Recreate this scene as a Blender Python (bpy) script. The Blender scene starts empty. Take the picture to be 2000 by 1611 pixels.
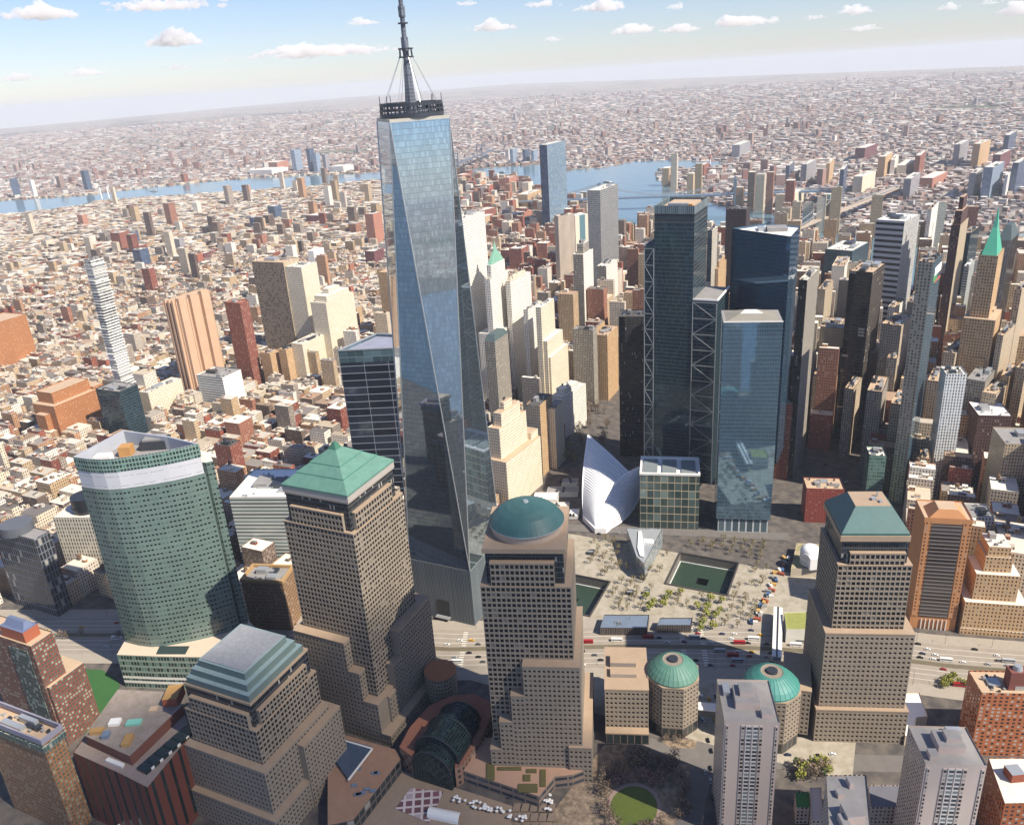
import bpy, math, random
import numpy as np
from mathutils import Vector
random.seed(7); RNG = np.random.default_rng(7)
SC = bpy.context.scene
COL = SC.collection
rad = math.radians

# ---------------------------------------------------------------- camera, sky, sun, exposure
YAW, PITCH, ROLL, FPX = rad(92.02), rad(22.145), rad(3.75), 1612.6
CAM = np.array([-648.7, -36.3, 447.7])
SUN_AZ, SUN_EL = 216.0, 47.0
def cam_rows():
    cy, sy = math.cos(YAW), math.sin(YAW)
    f = np.array([sy*math.cos(PITCH), cy*math.cos(PITCH), -math.sin(PITCH)])
    r = np.array([cy, -sy, 0.0]); d = np.cross(f, r)
    c, s = math.cos(ROLL), math.sin(ROLL)
    return np.array([c*r+s*d, -s*r+c*d, f])
CR = cam_rows()
cd = bpy.data.cameras.new('camera'); cam = bpy.data.objects.new('camera', cd); COL.objects.link(cam)
cd.sensor_width = 36; cd.lens = 36*FPX/2000; cd.clip_start = 1; cd.clip_end = 300000
from mathutils import Matrix
cam.matrix_world = Matrix(((CR[0][0], -CR[1][0], -CR[2][0], CAM[0]), (CR[0][1], -CR[1][1], -CR[2][1], CAM[1]),
                           (CR[0][2], -CR[1][2], -CR[2][2], CAM[2]), (0, 0, 0, 1)))
SC.camera = cam
W = bpy.data.worlds.new('World'); SC.world = W; W.use_nodes = True
wn = W.node_tree.nodes; wl = W.node_tree.links
sky = wn.new('ShaderNodeTexSky'); sky.sky_type = 'NISHITA'; sky.sun_disc = False
sky.sun_elevation = rad(SUN_EL); sky.sun_rotation = rad(SUN_AZ); sky.altitude = 400
sky.air_density = 1.0; sky.dust_density = 0.3; sky.ozone_density = 1.4
bg = wn['Background']; bg.inputs[1].default_value = 0.062; 
gain = wn.new('ShaderNodeMix'); gain.data_type = 'RGBA'; gain.blend_type = 'MULTIPLY'; gain.inputs[0].default_value = 1; gain.inputs[7].default_value = (1.14, 1.17, 1.42, 1)
wl.new(sky.outputs[0], gain.inputs[6]); wl.new(gain.outputs[2], bg.inputs[0])
sl = bpy.data.lights.new('sun', 'SUN'); sl.energy = 4.7; sl.angle = rad(0.5); sl.color = (1, 0.91, 0.77)
so = bpy.data.objects.new('sun', sl); COL.objects.link(so)
so.rotation_euler = (rad(90-SUN_EL), 0, rad(-SUN_AZ+180)); so.location = (0, -800, 2500)
vs = SC.view_settings; vs.view_transform = 'Standard'; vs.look = 'None'; vs.gamma = 1; vs.exposure = 0.65; vs.use_curve_mapping = False
SC.cycles.max_bounces = 6; SC.cycles.transparent_max_bounces = 24; SC.cycles.volume_bounces = 4
SC.cycles.use_denoising = True; SC.cycles.caustics_reflective = False; SC.cycles.caustics_refractive = False

# ---------------------------------------------------------------- the lay of the land: survey helpers (points sighted at a known height)
def at(px, py, z=0.0):
    d = np.array([(px-1000)/FPX, (py-805.5)/FPX, 1.0]) @ CR
    t = (z-CAM[2])/d[2]
    return CAM[:2]+d[:2]*t
def ray(px, py):
    d = np.array([(px-1000)/FPX, (py-805.5)/FPX, 1.0]) @ CR
    return d/np.linalg.norm(d)
def pix(x, y, z):
    q = CR @ (np.array([x, y, z])-CAM)
    return 1000+FPX*q[0]/q[2], 805.5+FPX*q[1]/q[2], q[2]
def zat(x, y, py):
    lo, hi = -60, 800
    for _ in range(50):
        m = (lo+hi)/2
        if pix(x, y, m)[1] > py: lo = m
        else: hi = m
    return m
def rise(xb, yb, yt): p = at(xb, yb, 0); return zat(p[0], p[1], yt)
def bear(b): b = rad(b); return np.array([math.sin(b), math.cos(b)])
def reach(N, d, z, px):          # how far from N along d until the sight line of column px
    n = np.array([N[0], N[1], z])-CAM; q0 = CR @ n; q1 = CR @ np.array([d[0], d[1], 0.0]); k = (px-1000)/FPX
    return (k*q0[2]-q0[0])/(q1[0]-k*q1[2])
def C(h):
    h = h.lstrip('#'); v = [int(h[i:i+2], 16)/255 for i in (0, 2, 4)]
    return tuple((x/12.92 if x <= .04045 else ((x+.055)/1.055)**2.4) for x in v)

# ---------------------------------------------------------------- materials
MATS = {}
def newmat(key):
    m = bpy.data.materials.new(key); m.use_nodes = True
    nt = m.node_tree; return m, nt, nt.nodes['Principled BSDF']
def mth(nt, op, a, b=None, c=None):
    n = nt.nodes.new('ShaderNodeMath'); n.operation = op
    for i, v in enumerate((a, b, c)):
        if v is None: continue
        if isinstance(v, (int, float)): n.inputs[i].default_value = v
        else: nt.links.new(v, n.inputs[i])
    return n.outputs[0]
def mixc(nt, f, a, b, mode='MIX'):
    n = nt.nodes.new('ShaderNodeMix'); n.data_type = 'RGBA'; n.blend_type = mode
    for i, v in ((0, f), (6, a), (7, b)):
        if isinstance(v, (int, float)): n.inputs[i].default_value = v
        elif isinstance(v, tuple): n.inputs[i].default_value = (*v[:3], 1)
        else: nt.links.new(v, n.inputs[i])
    return n.outputs[2]
def mixf(nt, f, a, b):
    n = nt.nodes.new('ShaderNodeMix'); n.data_type = 'FLOAT'
    for i, v in ((0, f), (2, a), (3, b)):
        if isinstance(v, (int, float)): n.inputs[i].default_value = v
        else: nt.links.new(v, n.inputs[i])
    return n.outputs[0]
def facade(key, wall, glass=(.03, .035, .045), bay=3.2, fl=3.6, w=.5, h=.55, blind=.12, gr=.18, gm=.0, jit=0.0, tone=False, line=None, bandevery=0, bump=.25, wr=.8, gvar=2.4, pane=(.45, .42, .36), var=.12, big=None, wm=0.0):
    """wall with a grid of windows; the wall's UV map is in metres along and up the wall"""
    if key in MATS: return MATS[key]
    m, nt, b = newmat(key); N = nt.nodes; L = nt.links
    uv = N.new('ShaderNodeUVMap'); sp = N.new('ShaderNodeSeparateXYZ'); L.new(uv.outputs[0], sp.inputs[0])
    cx = mth(nt, 'DIVIDE', sp.outputs[0], bay); cy = mth(nt, 'DIVIDE', sp.outputs[1], fl)
    fx = mth(nt, 'FRACT', cx); fy = mth(nt, 'FRACT', cy)
    mx = mth(nt, 'LESS_THAN', mth(nt, 'ABSOLUTE', mth(nt, 'SUBTRACT', fx, .5)), w/2)
    my = mth(nt, 'LESS_THAN', mth(nt, 'ABSOLUTE', mth(nt, 'SUBTRACT', fy, .5)), h/2)
    mask = mth(nt, 'MULTIPLY', mx, my)
    cb = N.new('ShaderNodeCombineXYZ'); L.new(mth(nt, 'FLOOR', cx), cb.inputs[0]); L.new(mth(nt, 'FLOOR', cy), cb.inputs[1])
    wnz = N.new('ShaderNodeTexWhiteNoise'); wnz.noise_dimensions = '3D'; L.new(cb.outputs[0], wnz.inputs[0])
    geo = N.new('ShaderNodeNewGeometry')
    no = N.new('ShaderNodeTexNoise'); no.inputs['Scale'].default_value = .045; no.inputs['Detail'].default_value = 4; L.new(geo.outputs['Position'], no.inputs['Vector'])
    if tone:
        a = N.new('ShaderNodeAttribute'); a.attribute_name = 'tone'; wc = a.outputs['Color']
    else: wc = wall
    vv = mth(nt, 'MULTIPLY_ADD', no.outputs[0], var*2, 1-var)
    hs = N.new('ShaderNodeHueSaturation'); L.new(vv, hs.inputs['Value'])
    if isinstance(wc, tuple): hs.inputs['Color'].default_value = (*wc, 1)
    else: L.new(wc, hs.inputs['Color'])
    wcol = hs.outputs[0]
    gl = mixc(nt, mth(nt, 'POWER', wnz.outputs[0], 2.0), glass, tuple(min(1, g*gvar+.01*(gvar > 2)) for g in glass))
    if blind > 0:
        gl = mixc(nt, mth(nt, 'MULTIPLY', mth(nt, 'GREATER_THAN', wnz.outputs[0], 1-blind), .75), gl, pane)
    if line:   # spandrel: the glass between window bands has its own colour
        wcol = line if isinstance(line, tuple) else wcol
    col = mixc(nt, mask, wcol, gl)
    if bandevery:
        bm = mth(nt, 'LESS_THAN', mth(nt, 'FRACT', mth(nt, 'DIVIDE', cy, bandevery)), 1.0/bandevery)
        col = mixc(nt, bm, col, glass if big is None else big)
    L.new(col, b.inputs['Base Color'])
    L.new(mixf(nt, mask, wr, gr), b.inputs['Roughness'])
    if gm or wm: L.new(mixf(nt, mask, wm, gm), b.inputs['Metallic'])
    nrm = None
    if bump:
        bp = N.new('ShaderNodeBump'); bp.inputs['Strength'].default_value = .6; bp.inputs['Distance'].default_value = bump
        L.new(mth(nt, 'SUBTRACT', 1.0, mask), bp.inputs['Height']); nrm = bp.outputs[0]
    if jit:
        vm = N.new('ShaderNodeVectorMath'); vm.operation = 'SUBTRACT'; L.new(wnz.outputs[1], vm.inputs[0]); vm.inputs[1].default_value = (.5, .5, .5)
        v2 = N.new('ShaderNodeVectorMath'); v2.operation = 'SCALE'; L.new(vm.outputs[0], v2.inputs[0]); v2.inputs['Scale'].default_value = jit
        v3 = N.new('ShaderNodeVectorMath'); v3.operation = 'ADD'; L.new(v2.outputs[0], v3.inputs[0]); L.new(nrm or geo.outputs['Normal'], v3.inputs[1])
        v4 = N.new('ShaderNodeVectorMath'); v4.operation = 'NORMALIZE'; L.new(v3.outputs[0], v4.inputs[0]); nrm = v4.outputs[0]
    if nrm: L.new(nrm, b.inputs['Normal'])
    MATS[key] = m; return m
def plain(key, col, rough=.8, metal=0.0, var=.12, scale=.08, tone=False, col2=None, vor=0.0):
    if key in MATS: return MATS[key]
    m, nt, b = newmat(key); N = nt.nodes; L = nt.links
    geo = N.new('ShaderNodeNewGeometry')
    no = N.new('ShaderNodeTexNoise'); no.inputs['Scale'].default_value = scale; no.inputs['Detail'].default_value = 6; no.inputs['Roughness'].default_value = .65
    L.new(geo.outputs['Position'], no.inputs['Vector'])
    if tone:
        a = N.new('ShaderNodeAttribute'); a.attribute_name = 'tone'; c = a.outputs['Color']
    else: c = col
    if col2 is not None:
        rp = N.new('ShaderNodeValToRGB'); rp.color_ramp.elements[0].position = .38; rp.color_ramp.elements[1].position = .62
        rp.color_ramp.elements[0].color = (*col, 1); rp.color_ramp.elements[1].color = (*col2, 1); L.new(no.outputs[0], rp.inputs[0]); c = rp.outputs[0]
    hs = N.new('ShaderNodeHueSaturation'); L.new(mth(nt, 'MULTIPLY_ADD', no.outputs[0], var*2.4, 1-var*1.2), hs.inputs['Value'])
    if isinstance(c, tuple): hs.inputs['Color'].default_value = (*c, 1)
    else: L.new(c, hs.inputs['Color'])
    L.new(hs.outputs[0], b.inputs['Base Color']); b.inputs['Roughness'].default_value = rough; b.inputs['Metallic'].default_value = metal
    MATS[key] = m; return m

# ---------------------------------------------------------------- mesh collecting and linking
class MB:
    """collects faces (with metre UVs and material slots) and links them as one mesh object"""
    def __init__(s, *mats): s.v = []; s.f = []; s.uv = []; s.mi = []; s.mats = list(mats)
    def quad(s, a, b, c, d, mi=0, uv=None):
        i = len(s.v); s.v += [tuple(a), tuple(b), tuple(c), tuple(d)]; s.f.append((i, i+1, i+2, i+3)); s.mi.append(mi)
        s.uv += uv or [(0, 0), (1, 0), (1, 1), (0, 1)]
    def ngon(s, pts, mi=0):
        i = len(s.v); s.v += [tuple(p) for p in pts]; s.f.append(tuple(range(i, i+len(pts)))); s.mi.append(mi); s.uv += [(p[0], p[1]) for p in pts]
    def wall(s, p0, p1, z0, z1, mi=0, u0=0.0, q0=None, q1=None):
        q0 = p0 if q0 is None else q0; q1 = p1 if q1 is None else q1
        l = math.dist(p0, p1); n = max(1, round(l/.01)) and l
        s.quad((p0[0], p0[1], z0), (p1[0], p1[1], z0), (q1[0], q1[1], z1), (q0[0], q0[1], z1), mi, [(u0, z0), (u0+n, z0), (u0+n, z1), (u0, z1)])
    def prism(s, poly, z0, z1, mi=0, rm=1, top=None, cap=True, bot=False):
        n = len(poly); t = top or poly; u = 0.0
        for k in range(n):
            a, b = poly[k], poly[(k+1) % n]
            s.wall(a, b, z0, z1, mi, u if n > 8 else 0.0, t[k], t[(k+1) % n]); u += math.dist(a, b)
        if cap: s.ngon([(p[0], p[1], z1) for p in t], rm)
        if bot: s.ngon([(p[0], p[1], z0) for p in reversed(poly)], rm)
    def box(s, a0, a1, b0, b1, z0, z1, mi=0, rm=None, bot=False):
        s.prism([(a0, b0), (a1, b0), (a1, b1), (a0, b1)], z0, z1, mi, mi if rm is None else rm, bot=bot)
    def parapet(s, a0, a1, b0, b1, z, h=1.2, t=.8, mi=0):
        s.box(a0, a1, b0, b0+t, z, z+h, mi); s.box(a0, a1, b1-t, b1, z, z+h, mi)
        s.box(a0, a0+t, b0+t, b1-t, z, z+h, mi); s.box(a1-t, a1, b0+t, b1-t, z, z+h, mi)
    def cyl(s, cx, cy, r0, r1, z0, z1, n=16, mi=0, rm=None, ph=0.0, cap=True):
        p = [(cx+r0*math.cos(ph+2*math.pi*k/n), cy+r0*math.sin(ph+2*math.pi*k/n)) for k in range(n)]
        t = [(cx+r1*math.cos(ph+2*math.pi*k/n), cy+r1*math.sin(ph+2*math.pi*k/n)) for k in range(n)]
        s.prism(p, z0, z1, mi, mi if rm is None else rm, top=t, cap=cap)
    def beam(s, p, q, r=.5, mi=0):
        p = Vector(p); q = Vector(q); d = (q-p).normalized(); x = d.cross(Vector((0, 0, 1)))
        if x.length < .01: x = Vector((1, 0, 0))
        x.normalize(); y = d.cross(x); o = [(x+y)*r, (y-x)*r, (-x-y)*r, (x-y)*r]
        for k in range(4): s.quad(p+o[k], q+o[k], q+o[(k+1) % 4], p+o[(k+1) % 4], mi)
        s.quad(q+o[0], q+o[1], q+o[2], q+o[3], mi); s.quad(p+o[3], p+o[2], p+o[1], p+o[0], mi)
    def build(s, name, parent=None, smooth=False, loc=None):
        me = bpy.data.meshes.new(name); me.from_pydata(s.v, [], s.f)
        for m in s.mats: me.materials.append(m)
        ul = me.uv_layers.new(name='UVMap'); ul.data.foreach_set('uv', np.array(s.uv, dtype=np.float32).ravel())
        me.polygons.foreach_set('material_index', s.mi)
        if smooth: me.polygons.foreach_set('use_smooth', [True]*len(s.f))
        me.update(); o = bpy.data.objects.new(name, me); COL.objects.link(o)
        if parent is not None: o.parent = parent
        if loc is not None: o.location = loc
        return o
def tag(o, label, cat, group=None, kind=None):
    if label: o['label'] = label
    if cat: o['category'] = cat
    if group: o['group'] = group
    if kind: o['kind'] = kind
    return o
def structure(o): o['kind'] = 'structure'; return o
HERO = []         # footprints already taken: (x, y, radius) and polygons
class Lot:
    """a building plot: near corner N, a runs along the right-hand face, b along the left-hand face"""
    def __init__(s, name, label, cat, xl, xn, xr, yn, z, brg, group=None, N=None, take=True, make=True):
        s.z = z; s.N = np.array(at(xn, yn, z) if N is None else N, float); s.dl = bear(brg); s.dr = bear(brg+90); s.brg = brg
        def span(b):
            dl, dr = bear(b), bear(b+90)
            return dl, dr, (-xl if xl < 0 else reach(s.N, dl, z, xl)), (-xr if xr < 0 else reach(s.N, dr, z, xr))
        lim = max(60, 1.0*np.linalg.norm(s.N-CAM[:2])*.06); best = None
        for k in range(0, 46, 3):                # the street grid turns a little from block to block: take the least turn that gives a sound plan
            for t in ((k,) if xl < 0 or xr > 0 else (-k, k)):
                q = span(brg+t)
                if 3 < q[2] < lim and 3 < q[3] < lim: best = q; s.brg = brg+t; break
            if best: break
        s.dl, s.dr, s.b, s.a = best or span(brg); s.b = min(abs(s.b), lim); s.a = min(abs(s.a), lim); brg = s.brg
        if take: HERO.append([s.w(0, 0), s.w(s.a, 0), s.w(s.a, s.b), s.w(0, s.b)])
        if make:
            s.o = bpy.data.objects.new(name, None); COL.objects.link(s.o); s.o.location = (s.N[0], s.N[1], 0); s.o.rotation_euler = (0, 0, -rad(brg))
            s.o.empty_display_size = 5; tag(s.o, label, cat, group)
    def w(s, a, b): return s.N+a*s.dr+b*s.dl
    def l(s, px, py, z):
        q = at(px, py, z)-s.N; return float(q@s.dr), float(q@s.dl)
    def mb(s, *m): return MB(*m)

# ---------------------------------------------------------------- terrain, water, roads
GRID = 28.0; GA = bear(GRID+90); GB = bear(GRID)          # the memorial plaza's street grid
def gxy(a, b): return GA*a+GB*b
def gab(p): p = np.array(p); return float(p@GA), float(p@GB)
EL_AZ = [40, 62.9, 77.2, 93.4, 109.4, 123.2, 150]; EL = [-1.5, -1.2, -.74, -.5, -1.0, -1.6, -1.8]
def ground_z(x, y):
    dx, dy = x-CAM[0], y-CAM[1]; r = math.hypot(dx, dy); az = math.degrees(math.atan2(dx, dy))
    if r < 9000: return 0.0
    az = az if az > 0 else az+360
    e = float(np.interp(az, EL_AZ, EL)) if az < 200 else -1.5
    zf = CAM[2]+r*math.tan(rad(e)); t = min(1, (r-9000)/31000)
    return zf*t**1.6 if r < 40000 else zf
POOL = []       # (a0, a1, b0, b1) of the two memorial pools in grid coordinates
for c in (at(1372, 1120, 0), at(1125, 1185, 0)):
    a, b = gab(c); POOL.append((a-28, a+28, b-28, b+28))
pa1 = gab(at(1190, 1137, 0)); POOL[1] = (pa1[0]-56, pa1[0], pa1[1]-0, pa1[1]+56)
def lines(extra):
    s = sorted(set([-60000, -45000, -36000, -30000, -24000, -20000, -16500, -14000, -12000, -10500, -9000, -7000, -5000, -3500, -2500, -1800, -1300, -900, -600, -450, -300, -200, -100, 0, 100, 200, 300, 450, 600, 900, 1300, 1800, 2500, 3500, 5000, 7000, 9000, 10500, 12000, 14000, 16500, 20000, 24000, 27000, 30000, 33000, 36000, 40000, 45000, 50000, 60000]+extra))
    return s
la = lines([v for p in POOL for v in p[:2]]); lb = lines([v for p in POOL for v in p[2:]])
def ground_material():
    m, nt, b = newmat('city_ground'); N = nt.nodes; L = nt.links
    g = N.new('ShaderNodeNewGeometry'); vo = N.new('ShaderNodeTexVoronoi'); vo.inputs['Scale'].default_value = .034; L.new(g.outputs['Position'], vo.inputs['Vector'])
    sp = N.new('ShaderNodeSeparateColor'); L.new(vo.outputs['Color'], sp.inputs[0])
    r = N.new('ShaderNodeValToRGB'); e = r.color_ramp.elements; r.color_ramp.interpolation = 'CONSTANT'
    cs = [(0, '5a5450'), (.2, '7b6a5e'), (.38, '8d7f74'), (.52, 'a3978c'), (.64, '6d6257'), (.76, 'c9c2b8'), (.86, '8a5f50'), (.93, 'ece8e0')]
    e[0].color = (*C(cs[0][1]), 1); e[1].position = cs[1][0]; e[1].color = (*C(cs[1][1]), 1)
    for p, h in cs[2:]: q = e.new(p); q.color = (*C(h), 1)
    L.new(sp.outputs[0], r.inputs[0])
    no = N.new('ShaderNodeTexNoise'); no.inputs['Scale'].default_value = .0009; no.inputs['Detail'].default_value = 5; L.new(g.outputs['Position'], no.inputs['Vector'])
    cr = N.new('ShaderNodeValToRGB'); cr.color_ramp.elements[0].position = .56; cr.color_ramp.elements[1].position = .64; L.new(no.outputs[0], cr.inputs[0])
    L.new(mixc(nt, cr.outputs[0], r.outputs[0], C('4f5340')), b.inputs['Base Color']); b.inputs['Roughness'].default_value = .9
    return m
def street_material():
    m, nt, b = newmat('street_ground'); N = nt.nodes; L = nt.links
    g = N.new('ShaderNodeNewGeometry'); no = N.new('ShaderNodeTexNoise'); no.inputs['Scale'].default_value = .11; no.inputs['Detail'].default_value = 8; L.new(g.outputs['Position'], no.inputs['Vector'])
    r = N.new('ShaderNodeValToRGB'); r.color_ramp.elements[0].position = .35; r.color_ramp.elements[1].position = .68
    r.color_ramp.elements[0].color = (*C('4a4645'), 1); r.color_ramp.elements[1].color = (*C('6e665e'), 1); L.new(no.outputs[0], r.inputs[0])
    L.new(r.outputs[0], b.inputs['Base Color']); b.inputs['Roughness'].default_value = .9
    return m
GM = ground_material(); SM = street_material()
m = MB(GM, SM)
for i in range(len(la)-1):
    for j in range(len(lb)-1):
        a0, a1, b0, b1 = la[i], la[i+1], lb[j], lb[j+1]; ca, cb = (a0+a1)/2, (b0+b1)/2
        if any(p[0] <= ca <= p[1] and p[2] <= cb <= p[3] for p in POOL): continue
        q = [gxy(a, b) for a, b in ((a0, b0), (a1, b0), (a1, b1), (a0, b1))]
        m.quad(*[(p[0], p[1], ground_z(*p)) for p in q], 1 if math.hypot(ca, cb) < 3000 else 0)
structure(m.build('ground'))
def sheet(name, pts, z, mat, struct=True):
    m = MB(mat); m.ngon([(*p, z) for p in pts]); 
    a = sum(pts[i][0]*pts[(i+1) % len(pts)][1]-pts[(i+1) % len(pts)][0]*pts[i][1] for i in range(len(pts)))
    if a < 0: m.f = [tuple(reversed(m.f[0]))]; m.uv = m.uv[::-1]
    o = m.build(name); return structure(o) if struct else o
def sight(l, z=0): return [at(x, y, z) for x, y in l]
def water_mat(key, c, rough=.12, sc=.02):
    m, nt, b = newmat(key); N = nt.nodes; L = nt.links
    g = N.new('ShaderNodeNewGeometry'); no = N.new('ShaderNodeTexNoise'); no.inputs['Scale'].default_value = sc; no.inputs['Detail'].default_value = 6; L.new(g.outputs['Position'], no.inputs['Vector'])
    bp = N.new('ShaderNodeBump'); bp.inputs['Strength'].default_value = .4; bp.inputs['Distance'].default_value = 2.0; L.new(no.outputs[0], bp.inputs['Height']); L.new(bp.outputs[0], b.inputs['Normal'])
    n2 = N.new('ShaderNodeTexNoise'); n2.inputs['Scale'].default_value = .0015; L.new(g.outputs['Position'], n2.inputs['Vector'])
    L.new(mixc(nt, n2.outputs[0], c, tuple(x*1.5 for x in c)), b.inputs['Base Color']); b.inputs['Roughness'].default_value = rough; return m
near = [(-60, 432), (0, 420), (60, 415), (145, 404), (200, 393), (300, 386), (420, 378), (520, 373), (640, 363), (740, 354), (820, 350), (895, 347), (960, 351), (1010, 359), (1045, 374), (1070, 392), (1110, 396), (1140, 403), (1165, 425), (1215, 472), (1255, 498), (1300, 512), (1400, 530), (1560, 545), (1700, 560), (1850, 572), (2000, 600), (2120, 640)]
far = [(-60, 398), (0, 392), (60, 388), (150, 383), (250, 371), (400, 355), (500, 347), (560, 345), (650, 341), (740, 337), (890, 333), (1000, 325), (1055, 322), (1110, 333), (1135, 331), (1175, 328), (1240, 316), (1290, 313), (1400, 316), (1418, 325), (1345, 328), (1285, 330), (1280, 350), (1297, 357), (1310, 372), (1345, 388), (1385, 397), (1440, 410), (1460, 407), (1500, 418), (1535, 421), (1515, 432), (1545, 442), (1565, 452), (1640, 458), (1700, 463), (1722, 470), (1790, 482), (1850, 484), (1900, 476), (2000, 456), (2120, 440)]
RIVER = sight(near)+sight(far)[::-1]
WAT = water_mat('river_water', C('55717d')); sheet('river', RIVER, .4, WAT)
HUD = [np.array(p) for p in ((-330, -6000), (-330, 9000), (-2200, 9000), (-2000, -6000))]
sheet('harbour_water', HUD, .4, water_mat('harbour_water', C('4d5c66'), .35))
def inside(p, poly):
    x, y = p; r = False; n = len(poly)
    for i in range(n):
        x0, y0 = poly[i]; x1, y1 = poly[i-1]
        if (y0 > y) != (y1 > y) and x < (x1-x0)*(y-y0)/(y1-y0)+x0: r = not r
    return r
# memorial plaza, pools
PLZ = plain('plaza_stone', C('b3aa9b'), .85, var=.3, scale=.12, col2=C('8f8775')); DARKSTONE = plain('pool_stone', C('4a4440'), .5, var=.2, scale=.3)
FALL = plain('pool_fall', C('7d776f'), .4, var=.5, scale=.5)
pl = [gab(p) for p in sight([(1140, 1052), (1535, 1062), (1500, 1235), (1165, 1240)])]
A0, A1 = min(p[0] for p in pl)-30, max(p[0] for p in pl); B0_, B1_ = min(p[1] for p in pl), max(p[1] for p in pl)+40
m = MB(PLZ); xs = sorted([-95, 128]+[v for p in POOL for v in p[:2]]); ys = sorted([-345, -42]+[v for p in POOL for v in p[2:]])
for i in range(len(xs)-1):
    for j in range(len(ys)-1):
        ca, cb = (xs[i]+xs[i+1])/2, (ys[j]+ys[j+1])/2
        if any(p[0] <= ca <= p[1] and p[2] <= cb <= p[3] for p in POOL): continue
        m.quad(*[(*gxy(a, b), .15) for a, b in ((xs[i], ys[j]), (xs[i+1], ys[j]), (xs[i+1], ys[j+1]), (xs[i], ys[j+1]))])
structure(m.build('plaza_pavement'))
PW = water_mat('pool_water', C('2b3a2f'), .1, .6)
for k, (a0, a1, b0, b1) in enumerate(POOL):
    o = bpy.data.objects.new('memorial_pool', None); COL.objects.link(o)
    tag(o, ['sunken square memorial pool with green water and a dark centre drop', 'sunken square pool in the shade, half hidden by the domed tower'][k], 'memorial pool', 'twin memorial pools')
    q = [gxy(a, b) for a, b in ((a0, b0), (a1, b0), (a1, b1), (a0, b1))]; o.location = (*q[0], 0); q = [tuple(p-np.array(o.location[:2])) for p in q]
    m = MB(FALL)
    for i in range(4): m.wall(q[(i+1) % 4], q[i], -9.5, .15)
    m.build('pool_wall', o)
    c = (np.array(q[0])+np.array(q[2]))/2; hole = [tuple(c+(np.array(p)-c)*.19) for p in q]
    m = MB(PW)
    for i in range(4): m.quad((*q[i], -9), (*q[(i+1) % 4], -9), (*hole[(i+1) % 4], -9), (*hole[i], -9))
    m.build('pool_water', o); m = MB(plain('void_dark', C('16191a'), .6))
    for i in range(4): m.wall(hole[(i+1) % 4], hole[i], -18, -9)
    m.ngon([(*p, -18) for p in hole]); m.build('centre_void', o)
    m = MB(DARKSTONE); ri = [tuple(c+(np.array(p)-c)*.995) for p in q]; ro = [tuple(c+(np.array(p)-c)*1.045) for p in q]
    for i in range(4):
        j = (i+1) % 4; m.quad((*ro[i], 1.1), (*ro[j], 1.1), (*ri[j], 1.1), (*ri[i], 1.1)); m.wall(ro[i], ro[j], .16, 1.1); m.wall(ri[j], ri[i], .16, 1.1)
    m.build('parapet', o)
    m = MB(WHITE_ := plain('foam_white', C('dfe2e0'), .5)); 
    for i in range(4): m.beam((*(c+(np.array(q[i])-c)*.985), -8.9), (*(c+(np.array(q[(i+1) % 4])-c)*.985), -8.9), .35)
    m.build('foam_line', o)
# roads
ROAD = plain('asphalt', C('6f6a66'), .85, var=.25, scale=.15); PALEROAD = plain('concrete_road', C('978d80'), .85, var=.2, scale=.1); WALK = plain('pavement_stone', C('a0978a'), .85, var=.15, scale=.2)
def strip(name, c, w, z, mat): 
    L_, R_ = [], []
    for i, p in enumerate(c):
        d = np.array(c[min(i+1, len(c)-1)])-np.array(c[max(i-1, 0)]); d = d/np.linalg.norm(d); n = np.array([-d[1], d[0]]); L_.append(np.array(p)+n*w/2); R_.append(np.array(p)-n*w/2)
    return sheet(name, L_+R_[::-1], z, mat)
WEST = [at(x, y, 0) for x, y in ((-200, 1240), (330, 1240), (880, 1268), (1250, 1262), (1460, 1265), (1650, 1275), (1850, 1300), (2200, 1330))]
strip('west_highway_pavement', WEST, 78, .17, WALK); strip('west_highway', WEST, 52, .21, PALEROAD)
strip('median', WEST, 5, .29, plain('median_earth', C('6b6350'), .95, var=.3))
LN = plain('lane_paint', C('d9d5ca'), .7)
for k, off in enumerate((-20.5, -14, -8, 8, 14, 20.5)):
    c2 = []
    for i, p in enumerate(WEST):
        d = WEST[min(i+1, len(WEST)-1)]-WEST[max(i-1, 0)]; d = d/np.linalg.norm(d); c2.append(p+np.array([-d[1], d[0]])*off)
    strip('lane_marking', c2, .4, .25, LN)
strip('greenwich_street', [at(1100, 1030, 0), at(1540, 1048, 0)], 14, .2, ROAD)
VE = [at(x, y, 0) for x, y in ((1040, 920), (960, 1010), (860, 1250))]
SOUTHEND = [at(x, y, 0) for x, y in ((1030, 1600), (1370, 1450), (1420, 1330))]
strip('side_road', [at(x, y, 0) for x, y in ((1330, 1660), (1372, 1500), (1392, 1400), (1405, 1330))], 15, .12, ROAD)
strip('side_road', [at(x, y, 0) for x, y in ((1225, 1478), (1300, 1474), (1400, 1480), (1500, 1485), (1900, 1495))], 15, .14, ROAD)
ct = at(1268, 1476, 0); m = MB(ROAD, plain('hedge_green', C('4a5a2c'), .9)); m.cyl(ct[0], ct[1], 17, 17, .0, .19, 32); o = structure(m.build('turning_circle'))
sheet('garden_pavement', sight([(1180, 1455), (1385, 1440), (1370, 1660), (1020, 1660), (1130, 1520)]), .09, plain('garden_ground', C('7a6a58'), .9, var=.35, scale=.25, col2=C('a08d76')))
lw = [at(1238+46*math.cos(t), 1577+42*math.sin(t), 0) for t in np.linspace(0, 2*math.pi, 40)[:-1]]; sheet('lawn', lw, .24, plain('lawn_green', C('5d6a2c'), .95, var=.25, scale=.2))
rg = [at(1238+54*math.cos(t), 1577+49*math.sin(t), 0) for t in np.linspace(0, 2*math.pi, 40)[:-1]]; sheet('lawn_path', rg, .17, plain('path_pink', C('a58d80'), .9))
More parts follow.
